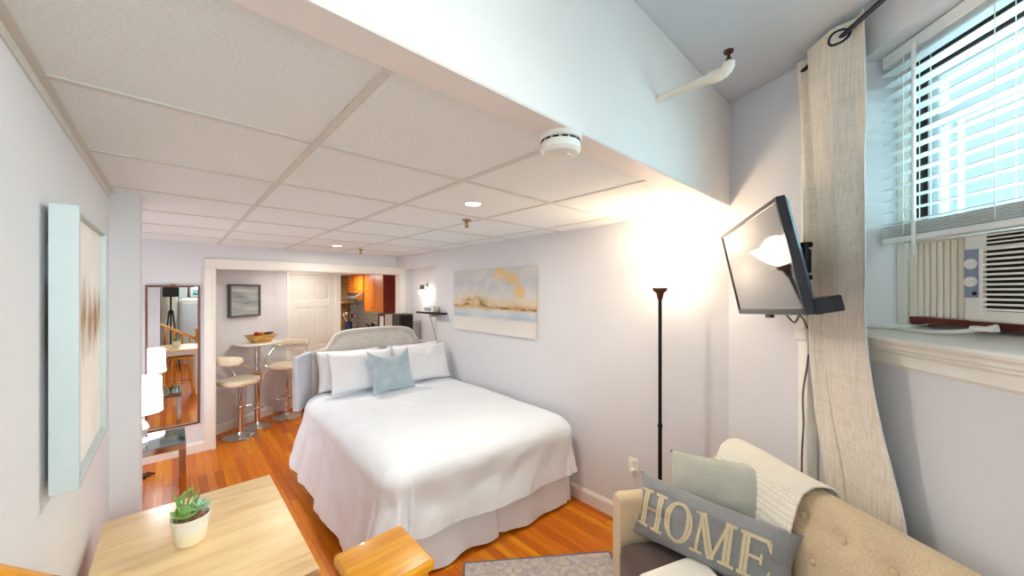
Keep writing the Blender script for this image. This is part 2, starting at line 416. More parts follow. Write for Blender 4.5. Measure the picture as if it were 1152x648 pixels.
# ceilings and the boxed beam
bm = nb(); box(bm, -.75, 2.75, BY1-.05, 5.05, CZ, CZ+.03); struct('ceiling', bm, 'ctile')
bm = nb()
tw, td = .012, .004
for k in range(4): x = .36+.61*k; box(bm, x-tw, x+tw, BY1, 5.0, CZ-td, CZ+.001)
for k in range(6): y = 1.365+.61*k; box(bm, XL if y < 2.75 else -.62, XR if y < 3.95 else XR, y-tw, y+tw, CZ-td-.0006, CZ+.001)
struct('ceiling_grid', bm, 'tbar')
bm = nb()
prism(bm, [(0,0), (.022,0), (.022,-.004), (.004,-.004), (.004,-.03), (0,-.03)], lambda u, v: V(XL+u, BY1, CZ+v), lambda u, v: V(XL+u, 2.75, CZ+v)); struct('trim_2', bm, 'tbar')
bm = nb(); box(bm, -.75, 2.75, -2.2, BY0+.02, UZ, UZ+.05); struct('ceiling_upper', bm, 'upper')
bm = nb(); box(bm, XL, XR, BY0, BY1, CZ-.008, UZ, .004, 1); struct('beam', bm, 'wall_white')
# casing of the alcove opening
bm = nb()
def casing(u0, u1, w0, w1): box(bm, u0, u1, 4.975, 5.0, w0, w1, .006, 2)
for a, b in ((.243, .33), (2.42, 2.507)): casing(a, b, 0, 1.923); box(bm, a+.07 if a < 1 else a, b if a < 1 else b-.07, 4.968, 4.98, 0, 1.923)
casing(.243, 2.507, 1.923, 2.022); box(bm, .31, 2.44, 4.968, 4.98, 1.923, 1.94)
box(bm, .33, .342, 4.985, 5.105, 0, 1.923); box(bm, 2.408, 2.42, 4.985, 5.105, 0, 1.923); box(bm, .33, 2.42, 4.985, 5.105, 1.912, 1.925)
struct('trim_1', bm, 'trim')
def baseb(name, a, b, side):
    """skirting with a moulded top from a to b (2D), side = unit 2D vector into the room"""
    a, b, s = Vector(a), Vector(b), Vector(side); bm = nb()
    prof = [(0,0), (.016,0), (.016,.085), (.010,.098), (.006,.104), (.0,.11)]
    prism(bm, prof, lambda u, v: V(a.x+s.x*u, a.y+s.y*u, v), lambda u, v: V(b.x+s.x*u, b.y+s.y*u, v)); return struct(name, bm, 'trim')
baseb('baseboard_right', (XR, .75), (XR, 3.95), (-1, 0))
baseb('baseboard_left', (XL, -1.7), (XL, 2.75), (1, 0))
baseb('baseboard_back', (-.62, 5.0), (.243, 5.0), (0, -1))
baseb('baseboard_niche', (2.575, 3.95), (2.575, 5.0), (-1, 0))
baseb('baseboard_corner', (p0.x, p0.y), (p1.x, p1.y), (-nrm.x, -nrm.y))
# ---- alcove and kitchenette beyond the opening
A0, A1 = V(-.30, 4.996), V(1.013, 5.91); ad = (A1-A0).normalized(); an = V(ad.y, -ad.x)
bm = nb(); poly = [A0, A1, A1-an*.1, A0-an*.1+V(-.2, .1)]
prism(bm, [(p.x, p.y) for p in poly], lambda u, v: V(u, v, 0), lambda u, v: V(u, v, 2.1)); struct('wall_alcove', bm, 'wall')
baseb('baseboard_alcove', A0+ad*.12, A1, an)
bm = nb(); box(bm, 1.005, 1.20, 5.91, 6.03, 0, 2.1); box(bm, 1.20, 1.84, 5.93, 6.03, 1.935, 2.1); box(bm, 1.84, 1.90, 5.93, 8.0, 0, 2.1); struct('wall_door', bm, 'wall')
bm = nb(); box(bm, 1.175, 1.215, 5.90, 5.95, 0, 1.96, .005); box(bm, 1.825, 1.90, 5.90, 5.95, 0, 1.96, .005); box(bm, 1.175, 1.90, 5.902, 5.95, 1.915, 1.985, .005); struct('trim_3', bm, 'cream_trim')
bm = nb(); box(bm, -.6, 3.3, 5.1, 8.1, 2.0, 2.06); struct('ceiling_alcove', bm, 'upper')
wallbox('wall_kitchen_right', 2.94, 3.04, 5.1, 8.1, 0, 2.1)
wallbox('wall_kitchen_back', 1.9, 2.94, 8.0, 8.1, 0, 2.1)
bm = nb(); box(bm, 2.5, 2.95, 5.1, 5.16, 0, 2.1); struct('wall_kitchen_front', bm, 'wall')
bm = nb(); box(bm, 1.9, 2.76, 7.985, 8.0, .92, 2.0); struct('trim_4', bm, 'brown_tile')
bm = nb(); box(bm, 2.925, 2.94, 6.0, 7.985, .92, 1.66); box(bm, 2.76, 2.94, 7.985, 8.0, .92, 2.0); struct('trim_5', bm, 'white_tile')
# six panel door
door = bpy.data.objects.new('door_1', None); COL.objects.link(door); door['kind'] = 'structure'; door.location = (1.215, 5.935, 0)
bm = nb(); dw, dh = .61, 1.913
box(bm, 0, dw, .008, .04, .004, dh)
cols = [(.085, .275), (.335, .525)]; rows = [(.2, .78), (.88, 1.44), (1.54, 1.80)]
xsd = [0, .085, .275, .335, .525, dw]
for a, b in ((0,1), (2,3), (4,5)): box(bm, xsd[a], xsd[b], 0, .01, .004, dh, .003, 1)
zsd = [.004, .2, .78, .88, 1.44, 1.54, 1.80, dh]
for a, b in ((0,1), (2,3), (4,5), (6,7)):
    for c0, c1 in cols: box(bm, c0-.002, c1+.002, 0, .01, zsd[a], zsd[b], .003, 1)
for c0, c1 in cols:
    for r0, r1 in rows: box(bm, c0+.03, c1-.03, .001, .012, r0+.03, r1-.03, .004, 1)
obj('door_leaf', bm, 'trim', door, False)
bm = nb(); lathe(bm, [(0,0), (.024,0), (.024,.006), (.01,.012), (.01,.03), (.026,.04), (.03,.055), (.022,.068), (0,.07)], 20)
kn = obj('door_handle', bm, 'brass', door); kn.location = (.555, 0, .93); kn.rotation_euler = (R(90), 0, 0)
# ---- window 1 (inside the window wall frame)
def win(name, x0, x1, z0, z1, inner):
    w = bpy.data.objects.new(name, None); COL.objects.link(w); w['kind'] = 'structure'; w.matrix_world = WM
    bm = nb()
    for a, b, c, e in ((x0, x0+.042, z0, z1), (x1-.042, x1, z0, z1), (x0+.042, x1-.042, z1-.05, z1)): box(bm, a, b, .135, .225, c, e, .004, 1)
    obj('window_frame', bm, 'cream_trim', w, False)
    bm = nb(); X0, X1, Z0, Z1 = x0+.042, x1-.042, z0+.03, z1-.05
    for a, b, c, e in ((X0, X0+.04, Z0, Z1), (X1-.04, X1, Z0, Z1), (X0, X1, Z1-.06, Z1), (X0, X1, Z0, Z0+.04))[:3 if inner else 4]: box(bm, a, b, .172 if not inner else .15, .218, c, e)
    if inner: box(bm, X0, X1, .20, .216, Z1-.245, Z1-.225)
    obj('storm_frame', bm, 'redwood' if not inner else 'dark_wood', w, False)  # first window: dark brown stands for the shade in the screen track
    bm = nb(); X0 += .045; X1 -= .045; Z1 -= .065; Z0 = 1.862 if inner else Z0+.045
    box(bm, X0, X0+.045, .165, .2, Z0, Z1, .004, 1); box(bm, X1-.045, X1, .165, .2, Z0, Z1, .004, 1)
    box(bm, X0, X1, .165, .2, Z1-.03, Z1, .004, 1); box(bm, X0, X1, .165, .2, Z1-.21, Z1-.16, .004, 1); box(bm, X0, X1, .165, .2, Z0, Z0+.05, .004, 1)
    box(bm, X0+.075, X0+.09, .18, .2, Z0, Z1-.2)
    obj('sash', bm, 'sash', w, False)
    bm = nb(); box(bm, X0+.01, X1-.01, .181, .184, Z0+.01, Z1-.01); obj('window_pane', bm, 'pane', w, False)
    return w
win('window_1', .255, 1.32, 1.485, 2.585, True)
win('window_2', 1.86, 2.72, 1.46, 2.5, False)
def sill(name, x0, x1, z):
    bm = nb()
    prof = [(.2,z-.02), (.2,z), (-.03,z), (-.042,z-.006), (-.047,z-.014), (-.042,z-.024), (-.03,z-.028), (.0,z-.028)]
    prof = [(.2,z-.03), (.2,z+.043), (-.03,z+.0), (-.041,z-.004), (-.046,z-.013), (-.041,z-.023), (-.03,z-.028), (-.028,z-.034), (-.028,z-.044), (-.018,z-.05), (-.022,z-.056), (-.016,z-.064), (-.012,z-.1), (-.004,z-.108), (.0,z-.112), (.003,z-.03)]
    prism(bm, prof, lambda u, v: V(x0, u, v), lambda u, v: V(x1, u, v)); return struct(name, bm, 'cream_trim', mtx=WM)
sill('trim_6', .20, 1.40, 1.512); sill('trim_7', 1.80, 2.78, 1.487)
# vertical pipe boxing in the corner behind the curtain
bm = nb(); box(bm, -.035, .035, -.05, .0, 0, 1.44, .012, 2); box(bm, -.045, .045, -.06, .0, 1.44, 1.495, .006, 1); cyl(bm, (-.03, -.02, 1.495), (-.03, -.02, 2.76), .012)
struct('trim_8', bm, 'cream_trim', smooth=True, mtx=WM)

# ------------------------------------------------------------------ light fittings on the ceiling
def recess(x, y, label):
    t = thing('recessed_downlight', label, 'ceiling light', (x, y, CZ), 0, 'recessed ceiling lights')
    bm = nb(); lathe(bm, [(.043,-.003), (.046,-.007), (.066,-.006), (.07,-.001), (.07,.0), (.043,.0)], 32); obj('trim_ring', bm, 'white_plastic', t)
    bm = nb(); lathe(bm, [(0,-.003), (.043,-.003), (.043,-.001), (0,-.001)], 32); obj('diffuser', bm, 'recess', t)
recess(1.261, 1.68, 'lit round recessed ceiling light above the foot of the bed')
recess(1.33, 4.25, 'lit round recessed ceiling light close to the alcove opening')
def sprinkler(x, y, label):
    t = thing('ceiling_sprinkler', label, 'sprinkler', (x, y, CZ), 0, 'hanging sprinkler heads')
    bm = nb(); lathe(bm, [(.0,.0), (.034,0), (.034,-.004), (.012,-.010), (.012,-.022), (0,-.022)], 20); obj('escutcheon', bm, 'brass', t)
    bm = nb(); tube(bm, [(.012,0,-.02), (.016,0,-.034), (.004,0,-.05)], .0025, 6); tube(bm, [(-.012,0,-.02), (-.016,0,-.034), (-.004,0,-.05)], .0025, 6)
    cyl(bm, (0,0,-.02), (0,0,-.052), .004, n=8); obj('sprinkler_frame', bm, 'brass', t)
    bm = nb(); lathe(bm, [(0,-.05), (.015,-.05), (.016,-.054), (0,-.055)], 16); obj('deflector', bm, 'brass', t)
sprinkler(1.52, 2.10, 'small brass sprinkler head hanging from the ceiling tiles just behind the nearer recessed light')
sprinkler(1.65, 4.42, 'small sprinkler head hanging from the ceiling by the alcove opening')
t = thing('smoke_detector', 'round white smoke detector on the underside of the boxed beam', 'smoke detector', (.915, .752, CZ-.008))
bm = nb(); lathe(bm, [(0,0), (.068,0), (.068,-.012), (.064,-.016), (0,-.016)], 40); obj('mounting_base', bm, 'white_plastic', t)
bm = nb(); lathe(bm, [(0,-.016), (.056,-.016), (.063,-.024), (.064,-.046), (.055,-.056), (.03,-.060), (0,-.060)], 40)
obj('detector_body', bm, M['ac'], t)
bm = nb()
for i in range(14):
    a = 2*PI*i/14; m = Matrix.Rotation(a, 4, 'Z'); box(bm, .0585, .0636, -.009, .009, -.0235, -.0185, 0, 1, m)
obj('smoke_vent', bm, 'dark_slot', t, False)
bm = nb(); lathe(bm, [(0,-.06), (.012,-.06), (.012,-.064), (0,-.065)], 16, (.01, -.02, 0)); obj('test_button', bm, 'white_plastic', t)
# sprinkler pipe leaving the beam
t = thing('sprinkler_pipe', 'white plastic pipe with elbow sticking out of the beam with bronze sprinkler on top', 'pipe', (1.466, .69, 2.462))
bm = nb(); cyl(bm, (0,0,0), (0,-.245,.003), .0165, n=20); obj('pipe', bm, 'pipe', t)
bm = nb(); cyl(bm, (0,-.20,.003), (0,-.235,.003), .0225, n=20)
tube(bm, [(0,-.232,.003), (0,-.247,.005), (0,-.258,.013), (0,-.262,.022), (0,-.262,.032)], .0205, 18); obj('elbow', bm, 'pipe', t)
bm = nb(); lathe(bm, [(0,.032), (.012,.032), (.012,.042), (.008,.044), (.008,.050), (0,.050)], 12, (0,-.262,0))
for sgn in (-1, 1): tube(bm, [(sgn*.008,-.262,.048), (sgn*.012,-.262,.06), (sgn*.003,-.262,.074)], .0028, 6)
cyl(bm, (0,-.262,.048), (0,-.262,.072), .004, n=8); lathe(bm, [(0,.072), (.014,.072), (.016,.069), (.017,.075), (0,.077)], 14, (0,-.262,0))
obj('sprinkler_head', bm, 'rust', t)

# ------------------------------------------------------------------ pictures and mirror
t = thing('framed_picture', 'large abstract print in deep silver frame on the left wall', 'picture', (XL, 1.43, 1.165))
W_, H_, D_ = .545, .725, .05
bm = nb()
for a, b, c, e in ((0, .018, 0, H_), (W_-.018, W_, 0, H_), (.018, W_-.018, 0, .018), (.018, W_-.018, H_-.018, H_)): box(bm, .012, .012+D_, a, b, c, e, .0015, 1)
box(bm, 0, .012, .06, .12, H_-.2, H_-.1); box(bm, 0, .012, W_-.12, W_-.06, H_-.2, H_-.1)
obj('picture_frame', bm, 'frame_silver', t, False)
bm = nb(); box(bm, .02, .012+D_-.016, .0185, W_-.0185, .0185, H_-.0185); obj('print', bm, 'art_left', t, False)
t = thing('canvas_picture', 'wide canvas of gold and grey abstract coast on the right wall over the bed', 'picture', (XR-.001, 3.515, 1.245), R(-90))
bm = nb(); box(bm, 0, 1.275, -.034, 0, 0, .655, .004, 2); obj('canvas', bm, 'art_right', t, False)
t = thing('framed_picture', 'small square weathered picture in dark frame on the alcove wall', 'picture', (.482, 5.541, 1.355), math.atan2(ad.y, ad.x))
bm = nb()
for a, b, c, e in ((0, .02, 0, .405), (.40, .42, 0, .405), (.02, .40, 0, .02), (.02, .40, .385, .405)): box(bm, a, b, -.045, -.001, c, e, .002, 1)
obj('picture_frame', bm, 'greywood', t, False)
bm = nb(); box(bm, .0202, .3998, -.03, -.002, .0202, .3848); obj('print', bm, 'art_small', t, False)
t = thing('hanging_mirror', 'tall narrow wall mirror in dark red wooden frame', 'mirror', (-.19, 4.998, .305))
bm = nb(); mw, mh = .40, 1.425
for a, b, c, e in ((0, .017, 0, mh), (mw-.017, mw, 0, mh), (.017, mw-.017, 0, .017), (.017, mw-.017, mh-.017, mh)): box(bm, a, b, -.026, 0, c, e, .003, 1)
obj('mirror_frame', bm, 'mirror_frame', t, False)
bm = nb(); box(bm, .0172, mw-.0172, -.014, -.004, .0172, mh-.0172); obj('mirror_glass', bm, 'mirror', t, False)
bm = nb(); box(bm, mw*.5-.02, mw*.5+.02, -.016, 0, mh, mh+.012, .003, 1); obj('hanger', bm, 'brass', t, False)

# ------------------------------------------------------------------ foreground table, plant, stair rail
t = thing('counter_table', 'pale maple topped table in the left foreground under the potted succulent', 'table', (-.20, 1.325, 0))
bm = nb(); box(bm, 0, .56, 0, .85, .722, .75, .004, 2); obj('tabletop', bm, 'butcher', t)
bm = nb(); box(bm, .04, .52, .05, .8, .655, .7215); obj('apron', bm, 'trim', t, False)
for x in (.04, .475):
    for y in (.05, .755):
        bm = nb(); box(bm, x, x+.045, y, y+.045, 0, .655, .004, 1); obj('leg', bm, 'trim', t, False)
def leaf(bm, base, d, up, L, w, th):
    d = Vector(d).normalized(); side = d.cross(Vector(up)).normalized(); nn = side.cross(d); b = Vector(base)
    prof = [(0,.45), (.25,.85), (.5,1), (.75,.8), (.92,.4), (1,.04)]; rs = []
    for tt, w_ in prof:
        c = b+d*(L*tt)+nn*(L*.16*tt*tt)
        rs.append([bm.verts.new(c+side*(w*w_*math.cos(q))+nn*(th*w_*math.sin(q))) for q in [2*PI*i/8 for i in range(8)]])
    for a, c in zip(rs, rs[1:]): bridge(bm, a, c)
    bm.faces.new(rs[0][::-1]); bm.faces.new(rs[-1])
t = thing('potted_succulent', 'small white pot of succulents on the pale maple table', 'potted plant', (.05, 1.785, .7505))
bm = nb(); lathe(bm, [(0,0), (.036,0), (.040,.003), (.0495,.05), (.0498,.05), (.056,.093), (.058,.099), (.0565,.101), (.052,.097), (.050,.082), (0,.082)], 40); obj('pot', bm, 'potwhite', t)
bm = nb(); lathe(bm, [(.0408,.004), (.0414,.004), (.0502,.049), (.0498,.05)], 40)
obj('pot_band', bm, 'potcream', t, label='cream lower band of the pot')
bm = nb()
for i in range(90):
    a, r = random.random()*2*PI, .045*math.sqrt(random.random()); s = .004+.004*random.random()
    bmesh.ops.create_icosphere(bm, subdivisions=1, radius=s, matrix=Matrix.Translation((r*math.cos(a), r*math.sin(a), .084+.012*(1-r/.045)*random.random())) @ Matrix.Diagonal((1.3,.9,.7,1)))
lathe(bm, [(0,.088), (.046,.084), (.046,.08), (0,.08)], 24)
o = obj('gravel', bm, 'gravel', t); o['kind'] = 'stuff'
def rosette(name, c, n, L, w, m, elev):
    bm = nb()
    for k in range(3):
        for i in range(n-k):
            a = 2*PI*i/(n-k)+k*.5; e = R(elev[k]); dv = V(math.cos(a)*math.cos(e), math.sin(a)*math.cos(e), math.sin(e))
            leaf(bm, V(*c)+V(0,0,k*.005), dv, (0,0,1), L*(1-.18*k), w*(1-.15*k), .004)
    return obj(name, bm, m, t)
rosette('succulent_rosette', (.024, .006, .106), 12, .044, .0125, 'bluegreen', (22, 46, 70))
rosette('succulent_leaves', (-.014, -.014, .096), 9, .056, .019, 'green', (28, 52, 74))
bm = nb()
for i, (x, y) in enumerate([(-.03,.012), (-.022,.022), (-.008,.024), (.006,.022), (-.036,-.002)]):
    for q in range(5):
        a = q*1.3+i; leaf(bm, (x, y, 0.088+q*.017), (math.cos(a)*.45, math.sin(a)*.45, .9), (1,.1,0), .042, .008, .003)
obj('succulent_sprigs', bm, 'green', t)
# stair rail with square newel
t = thing('stair_railing', 'golden oak stair rail ending in a square capped newel post by the bed', 'railing', (0, 0, 0))
bm = nb(); box(bm, .318, .482, .83, 1.0, 0, .955, .004, 1); obj('newel_post', bm, 'oak_v', t, False)
bm = nb(); box(bm, .306, .494, .818, 1.012, .955, .985, .009, 3); obj('newel_cap', bm, 'oak', t)
bm = nb(); rp = [(-.028,-.022), (.028,-.022), (.031,.0), (.024,.02), (.01,.027), (-.01,.027), (-.024,.02), (-.031,.0)]
ra, rb = V(XL, 1.125, 1.143), V(.318, .93, .79)
prism(bm, rp, lambda u, v: ra+V(0, u, v), lambda u, v: rb+V(0, u, v)); obj('handrail', bm, 'oak', t)
for k in range(5):
    q = ra.lerp(rb, (k+.6)/5.4); bm = nb(); box(bm, q.x-.014, q.x+.014, q.y-.014, q.y+.014, 0, q.z-.02, .002, 1); obj('baluster', bm, 'oak_v', t, False)
# oak stool seen in the mirror under the table's end
t = thing('oak_stool', 'golden oak stool with splayed rungs beside the pale table, seen in the mirror', 'stool', (.10, 1.93, 0), R(0))
bm = nb(); lathe(bm, [(0,.585), (.15,.585), (.165,.597), (.165,.61), (.15,.62), (0,.616)], 32); obj('seat', bm, 'oak', t)
ps = [(sx, sy) for sx in (-1, 1) for sy in (-1, 1)]
for sx, sy in ps: bm = nb(); cyl(bm, (sx*.155, sy*.155, 0), (sx*.095, sy*.095, .588), .014, .017, 12); obj('leg', bm, 'oak_v', t)
for z, in ((.2,), (.36,)):
    r = .155-.06*z/.588
    for a, b in (((-r,-r), (r,-r)), ((-r,r), (r,r)), ((-r,-r), (-r,r)), ((r,-r), (r,r))):
        bm = nb(); cyl(bm, (*a, z), (*b, z), .009, n=10); obj('rung', bm, 'oak', t)

# ------------------------------------------------------------------ glass side table and lamp behind the pier
t = thing('side_table', 'glass topped side table with polished metal frame below the mirror', 'side table', (-.36, 3.80, 0))
sw, sl, sh = .44, .44, .50
bm = nb()
box(bm, 0, sw, 0, .04, sh-.05, sh-.01, .002, 1); box(bm, 0, sw, sl-.04, sl, sh-.05, sh-.01, .002, 1)
box(bm, 0, .04, .04, sl-.04, sh-.05, sh-.01, .002, 1); box(bm, sw-.04, sw, .04, sl-.04, sh-.05, sh-.01, .002, 1); obj('table_frame', bm, 'chrome_warm', t, False)
for x in (0, sw-.04):
    for y in (0, sl-.04): bm = nb(); box(bm, x, x+.04, y, y+.04, 0, sh-.05, .002, 1); obj('leg', bm, 'chrome_warm', t, False)
bm = nb(); box(bm, 0, sw, 0, sl, sh-.01, sh, .003, 1); obj('tabletop', bm, 'table_glass', t, False)
t = thing('table_lamp', 'lit table lamp with white drum shade on the glass side table', 'lamp', (-.19, 4.03, sh))
bm = nb(); lathe(bm, [(0,0), (.06,0), (.062,.006), (.055,.02), (.03,.04), (.045,.07), (.06,.11), (.045,.15), (.02,.18), (.012,.2), (.012,.26), (0,.26)], 28); obj('lamp_base', bm, 'white_plastic', t)
bm = nb(); lathe(bm, [(.135,.235), (.138,.235), (.128,.5), (.125,.5)], 40); obj('lamp_shade', bm, 'lampwhite', t)
bm = nb(); bmesh.ops.create_uvsphere(bm, u_segments=14, v_segments=10, radius=.03, matrix=Matrix.Translation((0,0,.31))); obj('bulb', bm, 'bulb', t)
bm = nb(); tube(bm, [(-.30,4.62,.006), (-.24,4.66,.006), (-.18,4.63,.007), (-.12,4.68,.006), (-.15,4.72,.006), (-.22,4.70,.012), (-.28,4.68,.006)], .008, 8)
box(bm, -.30, -.17, 4.60, 4.66, .0, .03, .006, 2)
tag(obj('power_strip', bm, 'black', None), 'black power strip and cable on the floor under the glass side table', 'power strip')

# ------------------------------------------------------------------ bar table, stools, fruit
t = thing('bar_table', 'tall round white bar table on chrome pedestal in the alcove', 'table', (.77, 5.445, 0))
bm = nb(); lathe(bm, [(0,0), (.138,0), (.147,.006), (.138,.012), (.07,.022), (.04,.04), (.034,.06), (0,.06)], 40); obj('base', bm, 'chrome', t)
bm = nb(); cyl(bm, (0,0,.05), (0,0,1.02), .032, n=24); obj('pole', bm, 'chrome', t)
bm = nb(); lathe(bm, [(0,1.015), (.215,1.015), (.234,1.022), (.238,1.035), (.232,1.045), (0,1.047)], 48); obj('tabletop', bm, 'white_plastic', t)
def stool(x, y, face, zs, label):
    t = thing('bar_stool', label, 'bar stool', (x, y, 0), math.atan2(face[1], face[0])-PI/2, 'cream bar stools')   # faces local +y
    bm = nb(); lathe(bm, [(0,0), (.155,0), (.165,.006), (.155,.012), (.1,.02), (.045,.04), (.036,.06), (0,.06)], 40); obj('base', bm, 'chrome', t)
    bm = nb(); cyl(bm, (0,0,.05), (0,0,.34), .028, n=20); cyl(bm, (0,0,.34), (0,0,zs-.07), .02, n=20); lathe(bm, [(.03,.33), (.034,.335), (.034,.35), (.03,.355)], 20)
    lathe(bm, [(0,zs-.085), (.05,zs-.085), (.09,zs-.068), (0,zs-.068)], 24); obj('pole', bm, 'chrome', t)
    bm = nb(); tube(bm, [(0,.02,.30), (-.06,.08,.30), (-.12,.15,.30), (-.09,.20,.30), (0,.215,.30), (.09,.20,.30), (.12,.15,.30), (.06,.08,.30), (0,.02,.30)], .009, 8); obj('footrest', bm, 'chrome', t)
    bm = nb(); n = 40
    def sq(a, r): c, s_ = math.cos(a), math.sin(a); k = (abs(c)**3.4+abs(s_)**3.4)**(-1/3.4); return c*k*r, s_*k*r
    rings = []
    for r, z in ((.17,zs-.068), (.19,zs-.055), (.197,zs-.03), (.188,zs-.008), (.16,zs), (.09,zs-.003), (.01,zs-.004)): rings.append([bm.verts.new((*sq(2*PI*i/n, r), z)) for i in range(n)])
    for a, b in zip(rings, rings[1:]): bridge(bm, a, b)
    bm.faces.new(rings[0][::-1]); bm.faces.new(rings[-1]); obj('seat', bm, 'cream_vinyl', t)
    zb = zs+.235
    pts = []
    for s_ in (-1, 1):
        seg = [(s_*.17,.10,zs-.05), (s_*.215,.09,zs-.02), (s_*.225,.07,zs+.06), (s_*.222,.0,zs+.11), (s_*.215,-.06,zs+.16), (s_*.19,-.13,zb-.03)]
        seg = seg if s_ < 0 else seg[::-1]
        if s_ > 0:
            for q in range(1, 8): a = PI*(1+q/8.0); pts.append((.20*math.cos(a), -.12+.10*math.sin(a), zb-.02))
        pts += seg
    bm = nb(); tube(bm, pts, .011, 10); obj('back_rail', bm, 'chrome', t)
    bm = nb(); m = 22; rr = []
    for i in range(m+1):
        a = PI+PI*(i/m)*.96+.02*PI; e = (1-abs(2*i/m-1)**6); c = V(.212*math.cos(a), -.11+.125*math.sin(a), zb); dr = V(math.cos(a), math.sin(a)*.8, 0).normalized()
        hh, tt = .052*max(e, .25)**.5, .022*max(e, .15)**.5
        rr.append([bm.verts.new(c+dr*(tt*math.cos(q))+V(0,0,hh*math.copysign(abs(math.sin(q))**.7, math.sin(q)))) for q in [2*PI*j/14 for j in range(14)]])
    for a, b in zip(rr, rr[1:]): bridge(bm, a, b)
    bm.faces.new(rr[0][::-1]); bm.faces.new(rr[-1]); obj('backrest', bm, 'cream_vinyl', t)
stool(.572, 5.20, (.88, .48), .675, 'cream bar stool standing nearest the white opening post, its back to the left')
stool(1.12, 5.60, (-.55, -.84), .72, 'cream bar stool beside the white door, behind the bed headboard')
t = thing('fruit_basket', 'shallow square straw basket of fruit on the white bar table', 'basket', (.80, 5.40, 1.0475), R(20))
bm = nb()
def bk(r, z): return [V(r*sx, r*.72*sy, z) for sx, sy in ((-1,-1), (1,-1), (1,1), (-1,1))]
L0 = [bk(.085,0), bk(.135,.085), bk(.127,.085), bk(.08,.008)]; vr = [[bm.verts.new(p) for p in q] for q in L0]
for a, b in zip(vr, vr[1:]): bridge(bm, a, b)
bm.faces.new(vr[0][::-1]); bm.faces.new(vr[-1]); obj('basket_wall', bm, 'wicker', t, False)
bm = nb(); q = bk(.133,.086); tube(bm, q, .007, 8, True); obj('basket_rim', bm, 'wicker', t)
FR = [(-.06,.02,.05,.036,'red_fruit','apple','red fruit at the left of the straw basket'), (-.005,-.03,.058,.038,'orange_fruit','orange','orange fruit in the front middle of the straw basket'), (.055,.01,.05,.036,'yellow_fruit','lemon','yellow fruit at the right of the straw basket'), (-.03,.03,.102,.034,'red_fruit','apple','red fruit heaped on top of the straw basket'), (.02,.012,.098,.032,'orange_fruit','orange','orange fruit on top of the heap in the straw basket')]
for x, y, z, r, m, kind, lab in FR:
    r *= .84; x *= 1.06; y *= 1.06
    p = Matrix.Rotation(R(20), 3, 'Z') @ V(x, y, 0)
    f = thing(kind, lab, 'fruit', (.80+p.x, 5.40+p.y, 1.047+z), 0, 'fruit in the straw basket')
    bm = nb(); lathe(bm, [(0,-r*.9), (r*.5,-r*.86), (r*.9,-r*.45), (r,0), (r*.86,r*.55), (r*.45,r*.85), (r*.1,r*.8), (0,r*.76)], 20); obj('flesh', bm, m, f)
    bm = nb(); cyl(bm, (0,0,r*.74), (.003,0,r*1.1), .002, n=6); obj('stem', bm, 'dark_wood', f)
bm = nb(); box(bm, -.075, .075, -.02, .02, 0, .018, .004, 2); o = tag(obj('remote_control', bm, 'black', None), 'black remote lying across the back rim of the straw basket', 'remote'); place(o, (.87, 5.49, 1.139), R(12))

# ------------------------------------------------------------------ bed
BO = V(.965, 1.965, 0); BR = R(-2.2); BM = Matrix.Translation(BO) @ Matrix.Rotation(BR, 4, 'Z')
BW, BL, BZ = 1.36, 2.0, .625
bed = thing('bed', 'full size bed with pale tufted upholstered headboard and white skirt', 'bed', BO, BR)
bm = nb(); box(bm, .075, BW-.06, .08, BL-.02, .36, BZ-.03, .06, 4); obj('mattress', bm, 'pillow_white', bed)
bm = nb(); box(bm, .04, BW-.03, .04, BL-.02, .16, .358, .02, 2); obj('box_spring', bm, 'skirt', bed)
bm = nb()
shr = lambda x, y: y-.10*max(0, min(1, x/BW))*max(0, min(1, 1-y/BL))
def skirt_pt(u, v):
    L = BL-.1; tot = 2*L+BW; s_ = u*tot; z = .345*(1-v)+.012*v
    w = .012*math.sin(s_*21)*v+.01*math.sin(s_*9.3+1)*v
    for pl in (L+BW*.5, L+.02, L+BW-.02, L*.45):
        dd = abs(s_-pl)
        if dd < .03: w -= .03*(1-dd/.03)*(.3+.7*v)
    fl = .05*v+w
    if s_ < L: return V(.02-fl*.6, BL-.1-s_, z)
    if s_ < L+BW: return V(s_-L, shr(s_-L, .015-fl), z)+V(0,0,.012*v*(.5+.5*math.sin(s_*17)))
    return V(BW-.02, s_-L-BW, z)
solid_sheet(bm, 320, 10, skirt_pt, .004); obj('bed_skirt', bm, 'skirt', bed)
for x, y in ((.08,.08), (BW-.1,.08), (.03,BL-.5), (BW-.1,BL-.1)): bm = nb(); box(bm, x, x+.05, y, y+.05, 0, .158, .004, 1); obj('leg', bm, 'dark_wood', bed, False)
# headboard outline (local x, z)
hx0, hx1 = -.03, 1.225; hc = (hx0+hx1)/2
half = [(hx0,.35), (hx0,1.035), (hx0+.02,1.06), (hx0+.06,1.075), (hx0+.11,1.085), (hx0+.145,1.10), (hx0+.165,1.135), (hx0+.185,1.175), (hx0+.215,1.215), (hx0+.26,1.243), (hx0+.33,1.258), (hx0+.45,1.266), (hc,1.27)]
outl = half+[(2*hc-x, z) for x, z in half[-2::-1]]
bm = nb(); prism(bm, outl, lambda u, v: V(u, BL+.015, v), lambda u, v: V(u, BL+.085, v)); obj('headboard', bm, 'headboard', bed, True, 50)
bm = nb(); inner = [(hc+(x-hc)*.955, .35+(z-.35)*.955) for x, z in outl]
tube(bm, [(x, BL+.006, z) for x, z in outl[1:-1]], .016, 10); tube(bm, [(x, BL+.012, z) for x, z in inner[1:-1]], .006, 8); obj('welt', bm, 'headboard', bed)
